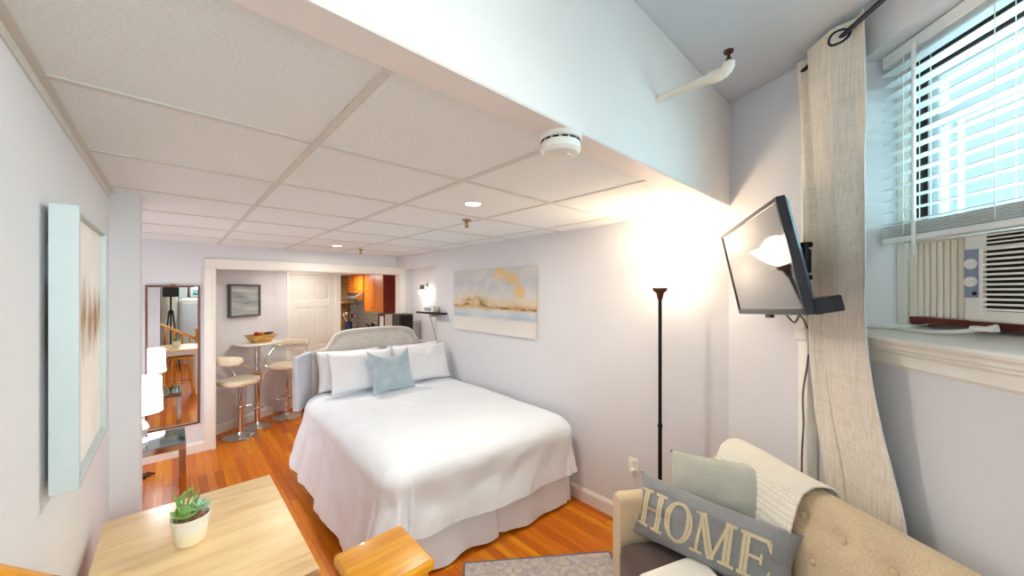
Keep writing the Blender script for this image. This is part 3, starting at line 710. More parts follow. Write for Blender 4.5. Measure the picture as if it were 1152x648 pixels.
for bx, bz in ((hc-.33,1.13), (hc-.11,1.17), (hc+.11,1.17), (hc+.33,1.13), (hc-.22,1.03), (hc,1.04), (hc+.22,1.03)):
    bm = nb(); bmesh.ops.create_uvsphere(bm, u_segments=12, v_segments=8, radius=.014, matrix=Matrix.Translation((bx, BL+.014, bz)) @ Matrix.Diagonal((1,.5,1,1))); obj('button', bm, 'headboard', bed)
# side wing splayed outward on the left
wa, wb = V(hx0+.0, BL+.05), V(hx0-.17, BL-.145); wd = (wb-wa).normalized(); wn = V(wd.y, -wd.x)
bm = nb(); wl = (wb-wa).length
wp = [(0,.56), (wl,.56), (wl,1.045), (wl-.02,1.06), (wl*.5,1.066), (0,1.072)]
prism(bm, wp, lambda u, v: V(wa.x+wd.x*u+wn.x*.02, wa.y+wd.y*u+wn.y*.02, v), lambda u, v: V(wa.x+wd.x*u-wn.x*.02, wa.y+wd.y*u-wn.y*.02, v))
wing = obj('side_wing', bm, 'headwing', bed, True, 40, label='side wing of the headboard, tinted for cool light')
bm = nb()
for off in (.022, -.022): tube(bm, [V(wa.x+wd.x*u+wn.x*off, wa.y+wd.y*u+wn.y*off, v) for u, v in wp[1:]], .006, 8)
obj('welt', bm, 'headwing', wing)
bm = nb(); box(bm, wb.x+.07, wb.x+.105, wb.y+.06, wb.y+.095, 0, .56, .003, 1); obj('leg', bm, 'dark_wood', bed, False)
# duvet
def shear(x, y): return y-.10*max(0, min(1, x/BW))*max(0, min(1, 1-y/BL))
def duvet():
    bm = nb(); rin = .10; dl, df, dr = .68, .50, .30
    x0, x1, y0, y1 = .045, BW-.09, .075, 1.86
    a0, a1, b0, b1 = x0-dl, x1+dr, y0-df, y1
    zt = BZ+.06
    def f(u, v):
        a = a0+(a1-a0)*u; b = b0+(b1-b0)*v
        if a < x0 and b > 1.55: a = x0-(x0-a)*(1-.22*((b-1.55)/.31)**2)     # the hem curves up at the head end
        qx, qy = min(max(a, x0), x1), min(max(b, y0), y1); vx, vy = a-qx, b-qy; dist = math.hypot(vx, vy)
        puff = .022*nz(a*2.1, b*2.1, 3)+.010*nz(a*5, b*5, 1)+.005*nz(a*13, b*11, 5)+.0025*nz(a*30, b*26, 8)
        if dist < 1e-6: return V(qx, shear(qx, qy), zt+puff)
        ex, ey = vx/dist, vy/dist
        lim = (abs(ex)**2*(dl if ex < 0 else dr)+abs(ey)**2*df)
        corner = 2*abs(ex*ey)
        dist2 = dist if dist <= lim else lim+(dist-lim)*.22
        wl = max(0, -ex)
        Rr = .10+.06*wl; AM = R(80)
        th = min(dist2/Rr, AM); out = Rr*math.sin(th); dn = Rr*(1-math.cos(th)); l = max(0, dist2-Rr*AM)
        flare = ((.24+.10*min(1, max(0, (b-.9)/.8))) if ex < -.5 else (.12 if ey < -.5 else .02))+.08*corner
        out += l*flare; dn += l*.975
        pr = a if abs(ey) > abs(ex) else b
        slant = l*(.5 if ey < -.5 else .25)
        p2 = pr+slant
        fold = .55*nz(p2*5, 3.3, 2+l*1.2)*1.6+.35*math.sin(p2*17+2.2*math.sin(p2*4.1))+.25*nz(p2*16, l*3, 4)
        if corner > .35: fold = .8*math.sin(math.atan2(ey, ex)*11)+.4*nz(math.atan2(ey, ex)*7, l*3, 1)
        hang = min(1, l/.36)
        out += fold*.026*hang**1.1+.016*nz(a*6, b*6, 7)*min(1, l/.1)
        bump = (.030 if ey < -.3 else .018)*math.exp(-((dist2-.16)/.10)**2)
        out += bump if ex < .5 else 0
        if ex > .5: out = min(out, .07)
        z = zt-dn+puff*(.8 if ex < .5 else .5)
        X_ = qx+ex*out; Y_ = qy+ey*out
        return V(X_, shear(X_, Y_), max(z, .035+.008*math.sin(pr*6)))
    solid_sheet(bm, 200, 220, f, .014)
    return bm
o = obj('duvet', duvet(), 'duvet', None, True, 80); o.matrix_world = BM
tag(o, 'white duvet spread over the bed, hanging in folds over the sides', 'duvet')
# pillows
def pillow_bm(w, h, t, n=34, m=26, pinch=.07, seed=0, wr=.006, flop=0):
    bm = nb()
    def surf(sg):
        def f(u, v):
            a, b = 2*u-1, 2*v-1
            px, py = a*(1-pinch*(1-b*b)**1*0)-0, b
            ex, ey = 1-abs(a)**3.0, 1-abs(b)**3.0
            sx = 1-pinch*(1-abs(b)**2); sy = 1-pinch*(1-abs(a)**2)
            th = t*.5*(max(ex, 0)**.55)*(max(ey, 0)**.55)
            zz = sg*th*(1+.25*nz(a*1.6+seed, b*1.6, sg))
            k = min(1, 3*max(ex, 0))*min(1, 3*max(ey, 0))
            zz += sg*wr*k*(nz(a*4+seed*3, b*3, 2+sg)+.6*nz(a*9+seed, b*9, sg))
            # creases running in from the corners
            return V(a*w/2*sx, b*h/2*sy - flop*(1-abs(a)**2)*max(b, 0)*h, zz)
        return f
    A = grid(bm, n, m, surf(1)); B = grid(bm, n, m, surf(-1))
    bmesh.ops.remove_doubles(bm, verts=bm.verts[:], dist=.0006)
    return bm, surf(1)
def bed_frame(x, y, z, yaw, lean):
    """centre in bed coordinates; faces the foot of the bed, leaning back"""
    q = Matrix.Rotation(BR+yaw, 3, 'Z'); r = q @ V(1,0,0); back = q @ V(0,1,0)
    up = V(0,0,math.cos(lean))+back*math.sin(lean); c = BM @ V(x, y, z); return frame(c, r, up)
SETP = [(.30, 1.905, .885, .02, R(14), .64, .40, .15, 'white bed pillow against the headboard, behind the front left one', 1),
        (.365, 1.72, .885, .03, R(20), .64, .40, .17, 'white bed pillow standing left of the blue cushion, in front of another', 2),
        (1.00, 1.905, .885, -.02, R(14), .64, .40, .15, 'white bed pillow against the headboard nearest the right wall, behind another', 3),
        (1.005, 1.72, .885, -.05, R(22), .64, .41, .17, 'white bed pillow standing right of the blue cushion', 4)]
for x, y, z, yw, ln, w, h, th, lab, sd in SETP:
    bm, _ = pillow_bm(w, h, th, seed=sd, wr=.008); o = obj('bed_pillow', bm, 'pillow_white', None, True, 180); o.matrix_world = bed_frame(x, y, z, yw, ln)
    tag(o, lab, 'pillow', 'white bed pillows')
bm, _ = pillow_bm(.44, .43, .13, pinch=.08, seed=9, wr=.006, flop=.16)
o = obj('throw_pillow', bm, 'bluegrey', None, True, 180); o.matrix_world = bed_frame(.56, 1.49, .897, .10, R(20)); tag(o, 'pale blue square cushion in the middle of the bed', 'cushion')

# ------------------------------------------------------------------ sconce, shelf, kitchenette, black cabinet
t = thing('wall_sconce', 'small lit sconce with grey cap in the niche at the head of the bed', 'wall lamp', (2.575, 4.47, 1.70))
bm = nb(); lathe(bm, [(0,0), (.03,0), (.03,.01), (0,.012)], 20); o = obj('wall_plate', bm, 'steel', t); o.rotation_euler = (0, R(-90), 0); o.location = (0,0,.06)
bm = nb(); tube(bm, [(-.01,0,.06), (-.06,0,.06), (-.075,0,.05)], .006, 8); obj('arm', bm, 'steel', t)
bm = nb(); lathe(bm, [(0,.06), (.03,.06), (.036,.0), (.034,-.01), (0,-.01)], 24, (-.08,0,0)); obj('lamp_cap', bm, 'greywood', t)
bm = nb(); bmesh.ops.create_uvsphere(bm, u_segments=20, v_segments=12, radius=.045, matrix=Matrix.Translation((-.08,0,-.045))); obj('bulb', bm, 'bulb', t)
t = thing('floating_shelf', 'small dark floating shelf on the corner of the niche above the bed', 'shelf', (XR, 3.70, 1.395))
bm = nb(); box(bm, -.115, 0, 0, .25, 0, .022, .003, 1); box(bm, -.115, .172, .25, .56, 0, .022, .003, 1); obj('shelf_board', bm, 'dark_metal', t, False)
bm = nb(); box(bm, -.10, -.002, .22, .235, -.035, 0, .002, 1); obj('bracket', bm, 'steel', t, False)
t = thing('radio_box', 'small white box with rounded edges on the floating shelf', 'device', (XR-.068, 4.00, 1.4172), R(8))
bm = nb(); box(bm, -.045, .045, -.13, .13, 0, .075, .012, 3); obj('device_body', bm, 'white_plastic', t)
bm = nb(); box(bm, -.048, -.0445, -.09, .04, .02, .055, .002, 1); obj('display', bm, 'control', t, False)
bm = nb(); tube(bm, [(XR+.0-.02,4.10,1.39), (XR-.012,4.05,1.3), (XR-.012,3.97,1.15), (XR-.012,3.9,1.0), (XR-.012,3.88,.8), (XR-.012,3.86,.6)], .004, 6); tag(obj('cord', bm, 'greywood', None), 'thin grey cord hanging down the wall from the floating shelf', 'cord')
t = thing('tall_cabinet', 'tall black cabinet in the niche behind the headboard corner', 'cabinet', (2.225, 4.60, 0))
bm = nb(); box(bm, 0, .20, 0, .22, .02, 1.365, .006, 1); obj('cabinet_body', bm, 'black', t, False)
bm = nb(); box(bm, .006, .194, -.018, -.001, .04, 1.35, .004, 1); obj('cabinet_door', bm, 'black', t, False)
bm = nb(); box(bm, .02, .18, .02, .20, 0, .02); obj('plinth', bm, 'black', t, False)
def cabinet(name, x0, x1, y0, y1, z0, z1, nd, lab):
    t = thing(name, lab, 'cabinet', (x0, y0, z0), 0, 'upper kitchen cabinets'); h = z1-z0; L = y1-y0
    bm = nb(); box(bm, .02, x1-x0, 0, L, 0, h); obj('cabinet_body', bm, 'cabinet_shaded', t, False)
    for i in range(nd):
        a, b = L*i/nd+.004, L*(i+1)/nd-.004; bm = nb()
        box(bm, .004, .02, a, b, .003, h-.003)
        for p, q, r, s_ in ((a, a+.055, .003, h-.003), (b-.055, b, .003, h-.003), (a+.055, b-.055, .003, .06), (a+.055, b-.055, h-.06, h-.003)): box(bm, -.002, .006, p, q, r, s_, .002, 1)
        d_ = obj('door', bm, 'cab', t, False)
        bm = nb(); kx = b-.03 if i == 0 else a+.03
        bmesh.ops.create_uvsphere(bm, u_segments=10, v_segments=8, radius=.012, matrix=Matrix.Translation((-.014, kx, .08))); cyl(bm, (-.014,kx,.08), (0,kx,.08), .005, n=8); obj('knob', bm, 'brass', d_)
cabinet('upper_cabinet', 2.64, 2.924, 6.07, 6.90, 1.30, 1.995, 2, 'orange wood kitchen cabinet with side darkened for shade, hanging lowest')
cabinet('upper_cabinet', 2.62, 2.924, 6.905, 7.70, 1.64, 1.995, 2, 'short orange wood kitchen cabinet above the range hood')
t = thing('range_hood', 'slim white range hood under the short kitchen cabinet', 'range hood', (2.50, 6.93, 1.50))
bm = nb(); prism(bm, [(0,.03), (0,.07), (.12,.137), (.42,.137), (.42,.0), (.05,0)], lambda u, v: V(u, 0, v), lambda u, v: V(u, .74, v)); obj('hood_body', bm, 'steel', t, False)
bm = nb(); box(bm, .035, .115, .18, .56, .088, .128); o = obj('dark_grille', bm, 'dark_slot', t, False)
t = thing('base_cabinet', 'kitchen base cabinet run with speckled grey countertop', 'cabinet', (2.32, 6.02, 0))
bm = nb(); box(bm, .02, .60, 0, 1.95, 0, .88); obj('cabinet_body', bm, 'cab', t, False)
bm = nb(); box(bm, -.02, .602, -.02, 1.955, .8805, .92, .006, 2); obj('countertop', bm, 'counter', t, False)
for i in range(4): bm = nb(); box(bm, .004, .019, .01+.485*i, .475+.485*i, .12, .86, .003, 1); obj('door', bm, 'cab', t, False)
t = thing('wall_shelf', 'narrow pale wooden shelf on the brown tiled kitchen wall', 'shelf', (2.15, 7.82, 1.43))
bm = nb(); box(bm, 0, .62, 0, .164, 0, .03, .003, 1); obj('shelf_board', bm, 'butcher', t, False)
for x in (.1, .5): bm = nb(); box(bm, x, x+.02, .03, .164, -.07, 0); obj('shelf_bracket', bm, 'steel', t, False)
t = thing('utensil_crock', 'dark blue crock of cooking utensils on the kitchen counter', 'utensil holder', (2.50, 7.33, .92))
bm = nb(); lathe(bm, [(0,0), (.055,0), (.07,.05), (.066,.14), (.072,.17), (.064,.17), (.06,.14), (0,.12)], 24); obj('crock', bm, 'crock', t)
for i, (a, l_, m) in enumerate([(.4,.26,'steel'), (1.6,.3,'dark_wood'), (2.7,.28,'white_plastic'), (3.9,.3,'steel'), (5.2,.27,'dark_wood')]):
    tip = V(.085*math.cos(a), .085*math.sin(a), l_); bm = nb(); cyl(bm, (.02*math.cos(a), .02*math.sin(a), .142), tip, .005, n=8)
    bmesh.ops.create_uvsphere(bm, u_segments=12, v_segments=8, radius=.03, matrix=Matrix.Translation(tip+V(0,0,.02)) @ Matrix.Rotation(a, 4, 'Z') @ Matrix.Diagonal((.35,1,1.2,1)))
    uu = obj(['ladle', 'spatula', 'spoon', 'whisk', 'turner'][i], bm, m, None); place(uu, (2.50, 7.33, .92)); tag(uu, ['steel ladle leaning in the dark blue crock', 'dark wooden spatula leaning in the dark blue crock', 'white spoon leaning in the dark blue crock', 'steel whisk leaning in the dark blue crock', 'dark wooden turner leaning in the dark blue crock'][i], 'utensil', 'utensils in the blue crock')
t = thing('kettle', 'small black kettle on the kitchen counter below the cabinets', 'kettle', (2.74, 6.80, .92))
bm = nb(); lathe(bm, [(0,0), (.075,0), (.08,.02), (.07,.1), (.05,.14), (.02,.155), (.02,.17), (0,.172)], 24); obj('kettle_body', bm, 'black', t)
bm = nb(); tube(bm, [(-.06,0,.11), (-.09,0,.13), (-.105,0,.155)], [.016,.012,.009], 10); obj('spout', bm, 'black', t)
bm = nb(); tube(bm, [(.06,0,.12), (.1,0,.13), (.115,0,.09), (.1,0,.04), (.072,0,.03)], .008, 8); obj('handle', bm, 'black', t)
t = thing('toaster_oven', 'white toaster oven with black edges on the near end of the kitchen counter', 'toaster oven', (2.67, 6.06, .92), 0)
bm = nb(); box(bm, 0, .24, 0, .26, .012, .36, .008, 1); obj('oven_body', bm, 'white_plastic', t, False)
bm = nb(); box(bm, -.012, -.001, 0, .03, .012, .36, .002, 1); box(bm, -.012, -.001, .22, .26, .012, .36, .002, 1); box(bm, -.012, -.001, .03, .22, .33, .36); obj('oven_trim', bm, 'black', t, False)
bm = nb(); bm.free()
for x in (.02,.19):
    for y in (.02,.21): bm = nb(); box(bm, x, x+.03, y, y+.03, 0, .012); obj('foot', bm, 'black', t, False)

# ------------------------------------------------------------------ floor lamp, outlet
t = thing('floor_lamp', 'lit torchiere floor lamp with white glass bowl on thin black pole', 'floor lamp', (2.155, 1.0, 0))
bm = nb(); lathe(bm, [(0,0), (.125,0), (.13,.008), (.12,.02), (.03,.035), (.014,.05), (0,.05)], 36); obj('base', bm, 'dark_metal', t)
bm = nb(); cyl(bm, (0,0,.045), (0,0,.86), .0115, n=16); cyl(bm, (0,0,.86), (0,0,1.63), .0105, n=16); lathe(bm, [(.012,.85), (.0145,.853), (.0145,.867), (.012,.87)], 16); obj('pole', bm, 'dark_metal', t)
bm = nb(); lathe(bm, [(.0105,1.615), (.016,1.63), (.022,1.66), (.040,1.675), (.042,1.693), (.0,1.693)], 28); obj('socket_cup', bm, 'rust', t)
bm = nb(); cyl(bm, (.03,.0,1.682), (.058,-.02,1.682), .003, n=8); bmesh.ops.create_uvsphere(bm, u_segments=8, v_segments=6, radius=.006, matrix=Matrix.Translation((.06,-.021,1.682))); obj('switch_key', bm, 'steel', t)
bm = nb(); lathe(bm, [(.028,1.694), (.06,1.72), (.098,1.775), (.118,1.82), (.115,1.82), (.094,1.777), (.056,1.724), (.028,1.699)], 44); obj('bowl_shade', bm, 'torch', t)
t = thing('power_outlet', 'cream wall outlet with plug low on the right wall behind the sofa arm', 'outlet', (XR, 1.304, .37))
bm = nb(); box(bm, -.006, 0, -.038, .038, 0, .118, .003, 2); obj('cover_plate', bm, 'cream_trim', t)
bm = nb(); box(bm, -.009, -.005, -.017, .017, .068, .102, .003, 2); box(bm, -.009, -.005, -.017, .017, .016, .05, .003, 2); obj('socket_face', bm, 'white_plastic', t)
bm = nb(); box(bm, -.035, -.0095, -.014, .014, .02, .046, .005, 2); tube(bm, [(-.033,0,.033), (-.05,0,.02), (-.05,.0,-.04), (-.03,0,-.15), (-.03,0,-.34), (-.03,-.02,-.362)], .003, 6); obj('plug', bm, 'white_plastic', t)

# ------------------------------------------------------------------ television on its arm
yaw, pit, rol = R(-148.408), R(11.315), R(3.021)
r0 = V(math.cos(yaw), math.sin(yaw), 0); f0 = V(math.sin(yaw), -math.cos(yaw), 0); up = V(0,0,1)
u2 = up*math.cos(pit)+f0*math.sin(pit); r2 = r0*math.cos(rol)+u2*math.sin(rol); u3 = u2*math.cos(rol)-r0*math.sin(rol)
TC = V(1.848, .442, 1.777)
TM = frame(TC, r2, u3)     # local x right, y up, z towards the viewer
tw_, th_ = .70, .42
t = thing('television', 'black flat television tilted down from a wall arm beside the curtain', 'television', mtx=TM)
bm = nb(); b_ = .016
for a, b, c, e in ((-tw_/2, -tw_/2+b_, -th_/2, th_/2), (tw_/2-b_, tw_/2, -th_/2, th_/2), (-tw_/2+b_, tw_/2-b_, -th_/2, -th_/2+.026), (-tw_/2+b_, tw_/2-b_, th_/2-b_, th_/2)): box(bm, a, b, c, e, -.03, .0, .002, 1)
obj('bezel', bm, 'tv_frame', t, False)
bm = nb(); box(bm, -tw_/2+b_-.001, tw_/2-b_+.001, -th_/2+.025, th_/2-b_+.001, -.02, -.004); obj('screen', bm, 'screen', t, False)
bm = nb(); prism(bm, [(-tw_/2+.004,-th_/2+.004), (tw_/2-.004,-th_/2+.004), (tw_/2-.004,th_/2-.004), (-tw_/2+.004,th_/2-.004)], lambda u, v: V(u, v, -.0302), lambda u, v: V(u*.97, v*.95-.004, -.042))
prism(bm, [(-tw_/2+.05,-th_/2+.012), (tw_/2-.06,-th_/2+.012), (tw_/2-.06,th_/2-.11), (-tw_/2+.05,th_/2-.11)], lambda u, v: V(u, v, -.0415), lambda u, v: V(u*.97, v*.95-.01, -.064)); obj('rear_housing', bm, 'tv_back', t, False)
bm = nb(); box(bm, tw_/2-.12, tw_/2-.004, -th_/2-.004, -th_/2+.05, -.115, -.03, .004, 1); obj('connector_box', bm, 'tv_frame', t, False)
bm = nb(); box(bm, -.03, .03, -th_/2-.016, -th_/2, -.022, -.006, .003, 1); obj('sensor_pod', bm, 'black', t, False)
TI = TM.inverted()
wallp = V(2.228, .360, 1.80)
bm = nb(); pA = TI @ wallp
box(bm, -.06, .06, -.08, .08, -.085, -.0645, .003, 1)
mid = TI @ V(1.99, .285, 1.80); mid2 = TI @ V(2.203, .368, 1.80)
tube(bm, [(0,0,-.08), mid], .016, 10); tube(bm, [mid, mid2], .016, 10)
for q in (mid, mid2):
    ud = TI.to_3x3() @ V(0,0,1); cyl(bm, q-ud*.05, q+ud*.05, .02, n=16); cyl(bm, q-ud*.08, q-ud*.06, .024, n=16); cyl(bm, q+ud*.06, q+ud*.08, .024, n=16); cyl(bm, q-ud*.08, q+ud*.08, .012, n=12)
cyl(bm, mid2, pA, .02, n=12)
obj('wall_bracket', bm, 'dark_metal', t)
bm = nb(); q = [V(2.02,.36,1.57), V(2.06,.335,1.53), V(2.10,.32,1.56), V(2.15,.30,1.50), V(2.165,.30,1.46), V(2.15,.30,1.35), V(2.135,.315,1.2), V(2.145,.315,1.05), V(2.14,.32,.9), V(2.14,.32,.7)]
def smooth_pts(p, n=6):
    out = []
    for i in range(len(p)-1):
        a, b, c, e = p[max(i-1,0)], p[i], p[i+1], p[min(i+2,len(p)-1)]
        for k in range(n):
            s_ = k/n; out.append(.5*((2*b)+(c-a)*s_+(2*a-5*b+4*c-e)*s_*s_+(3*b-a-3*c+e)*s_**3))
    return out+[p[-1]]
tube(bm, smooth_pts(q), .004, 6); tag(obj('cable', bm, 'greywood', None), 'thin grey television cable hanging down the corner wall', 'cable')

# ------------------------------------------------------------------ curtain, rod, blind, air conditioner
TAB = [(2.735, -.02, .335), (2.2, .035, .345), (1.6, .065, .392), (1.14, .09, .464), (.9, .135, .522), (.6, .18, .56), (.3, .20, .58)]
def curtain_pt(tab, ztop, zbot, off=.062, amp=.032, nf=2.0, ph=.9, lapped=False):
    def sst(a, b, x): t_ = max(0, min(1, (x-a)/(b-a))); return t_*t_*(3-2*t_)
    def f(u, v):
        z = ztop+(zbot-ztop)*v; a, b = lerp_table(tab, z)
        if lapped:
            st = sst(.33, .385, u)                                  # a wide front panel lapping over the folds behind it
            fo = .004*(1-st)+.026*st+.010*math.sin(u*26-.6)*(1-st)+.005*math.sin(u*8+z*1.5)*st-.06*math.exp(-((u-.33)/.022)**2)
            fo -= .042*sst(.70, .90, u)*max(0, min(1, (z-1.5)/.8))
            du = -.02*sst(.30, .36, u)*(1-sst(.36, .60, u))
        else:
            w = u+.05*math.sin(2*PI*u*1.0+1); fo = amp*math.sin(2*PI*nf*w+ph+.25*math.sin(z*2)); du = 0
        k = .5 if z < 1.0 else .5+.5*min(1, (z-1.0)/.4)
        off_ = off if z > 1.3 or not lapped else .044+(off-.044)*max(0, z-.9)/.4
        return V(a+(b-a)*(u+du)+.004*math.sin(z*3+u*7), -(off_+fo*k)-.0015*math.sin(z*9+u*20), z)
    return f
cur = thing('curtain', 'beige linen curtain gathered at the left edge of the window beside the television', 'curtain', mtx=WM, group='beige linen curtains')
bm = nb(); solid_sheet(bm, 200, 60, curtain_pt(TAB, 2.738, .30, lapped=True), .003); obj('curtain_panel', bm, 'curtain', cur, True, 80)
fp = curtain_pt(TAB, 2.738, .30, lapped=True)
bm = nb()
def edge(u, v): p = fp(1, v); return V(p.x-.001+.012*u, p.y-.002-.006*u, p.z)
solid_sheet(bm, 3, 60, edge, .004); obj('hem_edge', bm, 'curtain_edge', cur, True, 80, label='pale lining edge of the curtain')
for u in (.77,):
    q = []
    for i in range(24):
        an_ = 2*PI*i/24; p = fp(u+.075*math.cos(an_), (2.738-(2.692+.026*math.sin(an_)))/2.438); q.append(p)
    bm = nb(); tube(bm, [p+V(0,-.003,0) for p in q], .0045, 8, True); obj('grommet', bm, 'rod', cur)
t = thing('curtain_rod', 'dark metal curtain rod along the top of the window wall', 'curtain rod', mtx=WM)
bm = nb(); cyl(bm, (.03,-.066,2.692), (3.1,-.066,2.692), .0095, n=14); obj('rod', bm, 'rod', t)
for x in (.62, 1.6, 2.95): bm = nb(); cyl(bm, (x,-.003,2.692), (x,-.06,2.692), .006, n=8); cyl(bm, (x,0,2.692), (x,-.004,2.692), .02, n=14); obj('bracket', bm, 'rod', t)
c2 = thing('curtain', 'beige linen curtain behind the camera stand, seen in the mirror', 'curtain', mtx=WM, group='beige linen curtains')
TAB2 = [(2.735, 2.66, 3.05), (1.5, 2.68, 3.02), (.1, 2.70, 3.05)]
bm = nb(); solid_sheet(bm, 70, 30, curtain_pt(TAB2, 2.738, .05, nf=4, off=.10), .003); obj('curtain_panel', bm, 'curtain', c2, True, 80)
t = thing('window_blind', 'white slatted blind partly raised over the air conditioner window', 'blind', mtx=WM)
bx0, bx1, by = .283, 1.30, .085
bm = nb(); box(bm, bx0, bx1, by-.022, by+.025, 2.535, 2.58, .003, 1); obj('head_rail', bm, 'blind', t, False)
bm = nb(); tl = R(4)
zz = 2.508
while zz > 1.925:
    m = Matrix.Translation((0, by, zz)) @ Matrix.Rotation(tl, 4, 'X'); box(bm, bx0, bx1, -.0245, .0245, -.0013, .0013, 0, 1, m); zz -= .0445
for k in range(7): box(bm, bx0, bx1, by-.0245, by+.0245, 1.878+.0062*k, 1.8806+.0062*k)
obj('slats', bm, 'blind', t, False)
bm = nb(); box(bm, bx0, bx1, by-.026, by+.026, 1.852, 1.874, .004, 2); obj('bottom_rail', bm, 'blind', t, False)
for x in (.375, .415, .655, .98, 1.22): bm = nb(); cyl(bm, (x, by-.026, 1.88), (x, by-.026, 2.54), .0013, n=6); cyl(bm, (x, by+.027, 1.88), (x, by+.027, 2.54), .0013, n=6); obj('cord', bm, 'white_plastic', t)
bm = nb(); cyl(bm, (.425, by-.036, 2.545), (.425, by-.036, 1.80), .0062, n=8); cyl(bm, (.425, by-.036, 2.53), (.425, by-.01, 2.56), .003, n=6); obj('tilt_wand', bm, 'white_plastic', t)
t = thing('air_conditioner', 'cream window air conditioner with two dials under the blind', 'air conditioner', mtx=WM)
ax0, ax1, az0, az1 = .553, 1.03, 1.578, 1.848
bm = nb(); box(bm, ax0, ax1, .075, .5, az0, az1, .012, 3); obj('body', bm, 'ac', t)
bm = nb()
box(bm, .368, .556, .126, .134, az0, az1)
for k in range(8): x = .376+.0222*k; box(bm, x, x+.0165, .104, .127, az0+.002, az1-.002, .005, 2)
box(bm, .345, .372, .105, .14, az0, az1, .002, 1); box(bm, .343, .556, .105, .14, az1-.006, az1+.002); obj('side_curtain', bm, 'accordion', t, False)
bm = nb(); box(bm, 1.028, 1.236, .126, .134, az0, az1)
for k in range(9): x = 1.032+.0222*k; box(bm, x, x+.0165, .104, .127, az0+.002, az1-.002, .005, 2)
box(bm, 1.028, 1.236, .105, .14, az1-.006, az1+.002); obj('side_curtain', bm, 'accordion', t, False)
bm = nb(); box(bm, .562, .606, .071, .076, 1.652, 1.80, .001, 1); cp = obj('control_panel', bm, 'control', t, False)
for z in (1.755, 1.70):
    bm = nb(); lathe(bm, [(0,0), (.0165,0), (.0155,.006), (0,.0065)], 24); box(bm, -.015, .015, -.003, .003, .006, .0095, .001, 1)
    o = obj('dial', bm, 'white_plastic', t); o.location = (.584, .0705, z); o.rotation_euler = (R(90), 0, 0)
    o.rotation_euler = (Matrix.Rotation(R(90), 3, 'X') @ Matrix.Rotation(R(25), 3, 'Z')).to_euler()
bm = nb(); cyl(bm, (.592,.0712,1.664), (.592,.069,1.664), .006, n=12); obj('button', bm, 'black', t)
bm = nb(); box(bm, .621, 1.01, .073, .0765, 1.612, 1.795); box(bm, .621, 1.01, .073, .0765, 1.806, 1.842); obj('grille_opening', bm, 'dark_slot', t, False)
bm = nb()
for k in range(13): z = 1.614+k*.0148; box(bm, .619, 1.012, .062, .074, z, z+.0062, .001, 1)
for k in range(3): z = 1.812+k*.0115; box(bm, .619, 1.012, .062, .074, z, z+.004, .001, 1)
box(bm, .609, .620, .064, .076, 1.60, 1.80, .001, 1); obj('louvers', bm, 'ac', t, False)
bm = nb(); box(bm, .345, 1.23, .105, .19, 1.556, 1.5765); o = obj('sill_block', bm, 'redwood', t, False, label='red brown wood under the air conditioner')
bm = nb(); q = [(.66,.06,1.570), (.62,.055,1.556), (.56,.05,1.544), (.5,.045,1.536), (.44,.045,1.533), (.37,.05,1.534), (.30,.045,1.533), (.235,.03,1.530)]
tube(bm, smooth_pts([V(*p) for p in q]), .0062, 8); box(bm, .60, .66, .045, .07, 1.552, 1.566, .003, 1); o = obj('power_cord', bm, 'white_plastic', t)

# ------------------------------------------------------------------ sofa
SE = V(2.044, .594, 0); SA = math.atan2(-.83, -.557)
SM = Matrix.Translation(SE) @ Matrix.Rotation(SA, 4, 'Z')     # x along the back towards the near end, -y towards the room
SLn = 1.04
sofa = thing('sofa', 'tan tufted loveseat with rounded arm below the window', 'sofa', SE, SA)
prof = [(-.16,.36), (-.15,.48), (-.135,.58), (-.115,.68), (-.09,.78), (-.065,.855), (-.045,.895), (-.02,.918), (.01,.922), (.035,.908), (.048,.875), (.05,.80), (.05,.60), (.05,.40), (.05,.22), (-.1,.22)]
btn = [(.155+.145*i, .825) for i in range(6)]+[(.228+.145*i, .70) for i in range(5)]+[(.155+.145*i, .60) for i in range(6)]
def prof_at(s_):
    n = len(prof); k = s_*n; i = int(k) % n; fr = k-int(k); a, b = prof[i], prof[(i+1) % n]; return a[0]+(b[0]-a[0])*fr, a[1]+(b[1]-a[1])*fr
def back_y(z):
    for (y0, z0), (y1, z1) in zip(prof[:8], prof[1:8]):
        if z0 <= z <= z1: return y0+(y1-y0)*(z-z0)/(z1-z0)+.008
    return -.02
bm = nb(); nu = 120
def bk_pt(u, v):
    y, z = prof_at(v); x = .0+SLn*u
    if y < -.03 and z > .4:
        for bx, bz in btn:
            d2 = ((x-bx)/.03)**2+((z-bz)/.03)**2; y += .016*math.exp(-d2)
        if z > .62: y += .005*math.exp(-((z-.825)/.016)**2)
    e = min(u, 1-u)*SLn
    if e < .03: z -= (.03-e)**2*12 if z > .8 else 0
    return V(x, y, z)
vs = [[bm.verts.new(bk_pt(i/nu, j/64)) for j in range(64)] for i in range(nu+1)]
for i in range(nu):
    for j in range(64): bm.faces.new((vs[i][j], vs[i+1][j], vs[i+1][(j+1) % 64], vs[i][(j+1) % 64]))
bm.faces.new(vs[0]); bm.faces.new(vs[-1][::-1]); obj('backrest', bm, 'sofa', sofa, True, 60)
for bx, bz in btn:
    bm = nb(); bmesh.ops.create_uvsphere(bm, u_segments=14, v_segments=8, radius=.0125, matrix=Matrix.Translation((bx, back_y(bz)+.006, bz)) @ Matrix.Diagonal((1,.6,1,1))); obj('button', bm, 'sofa', sofa)
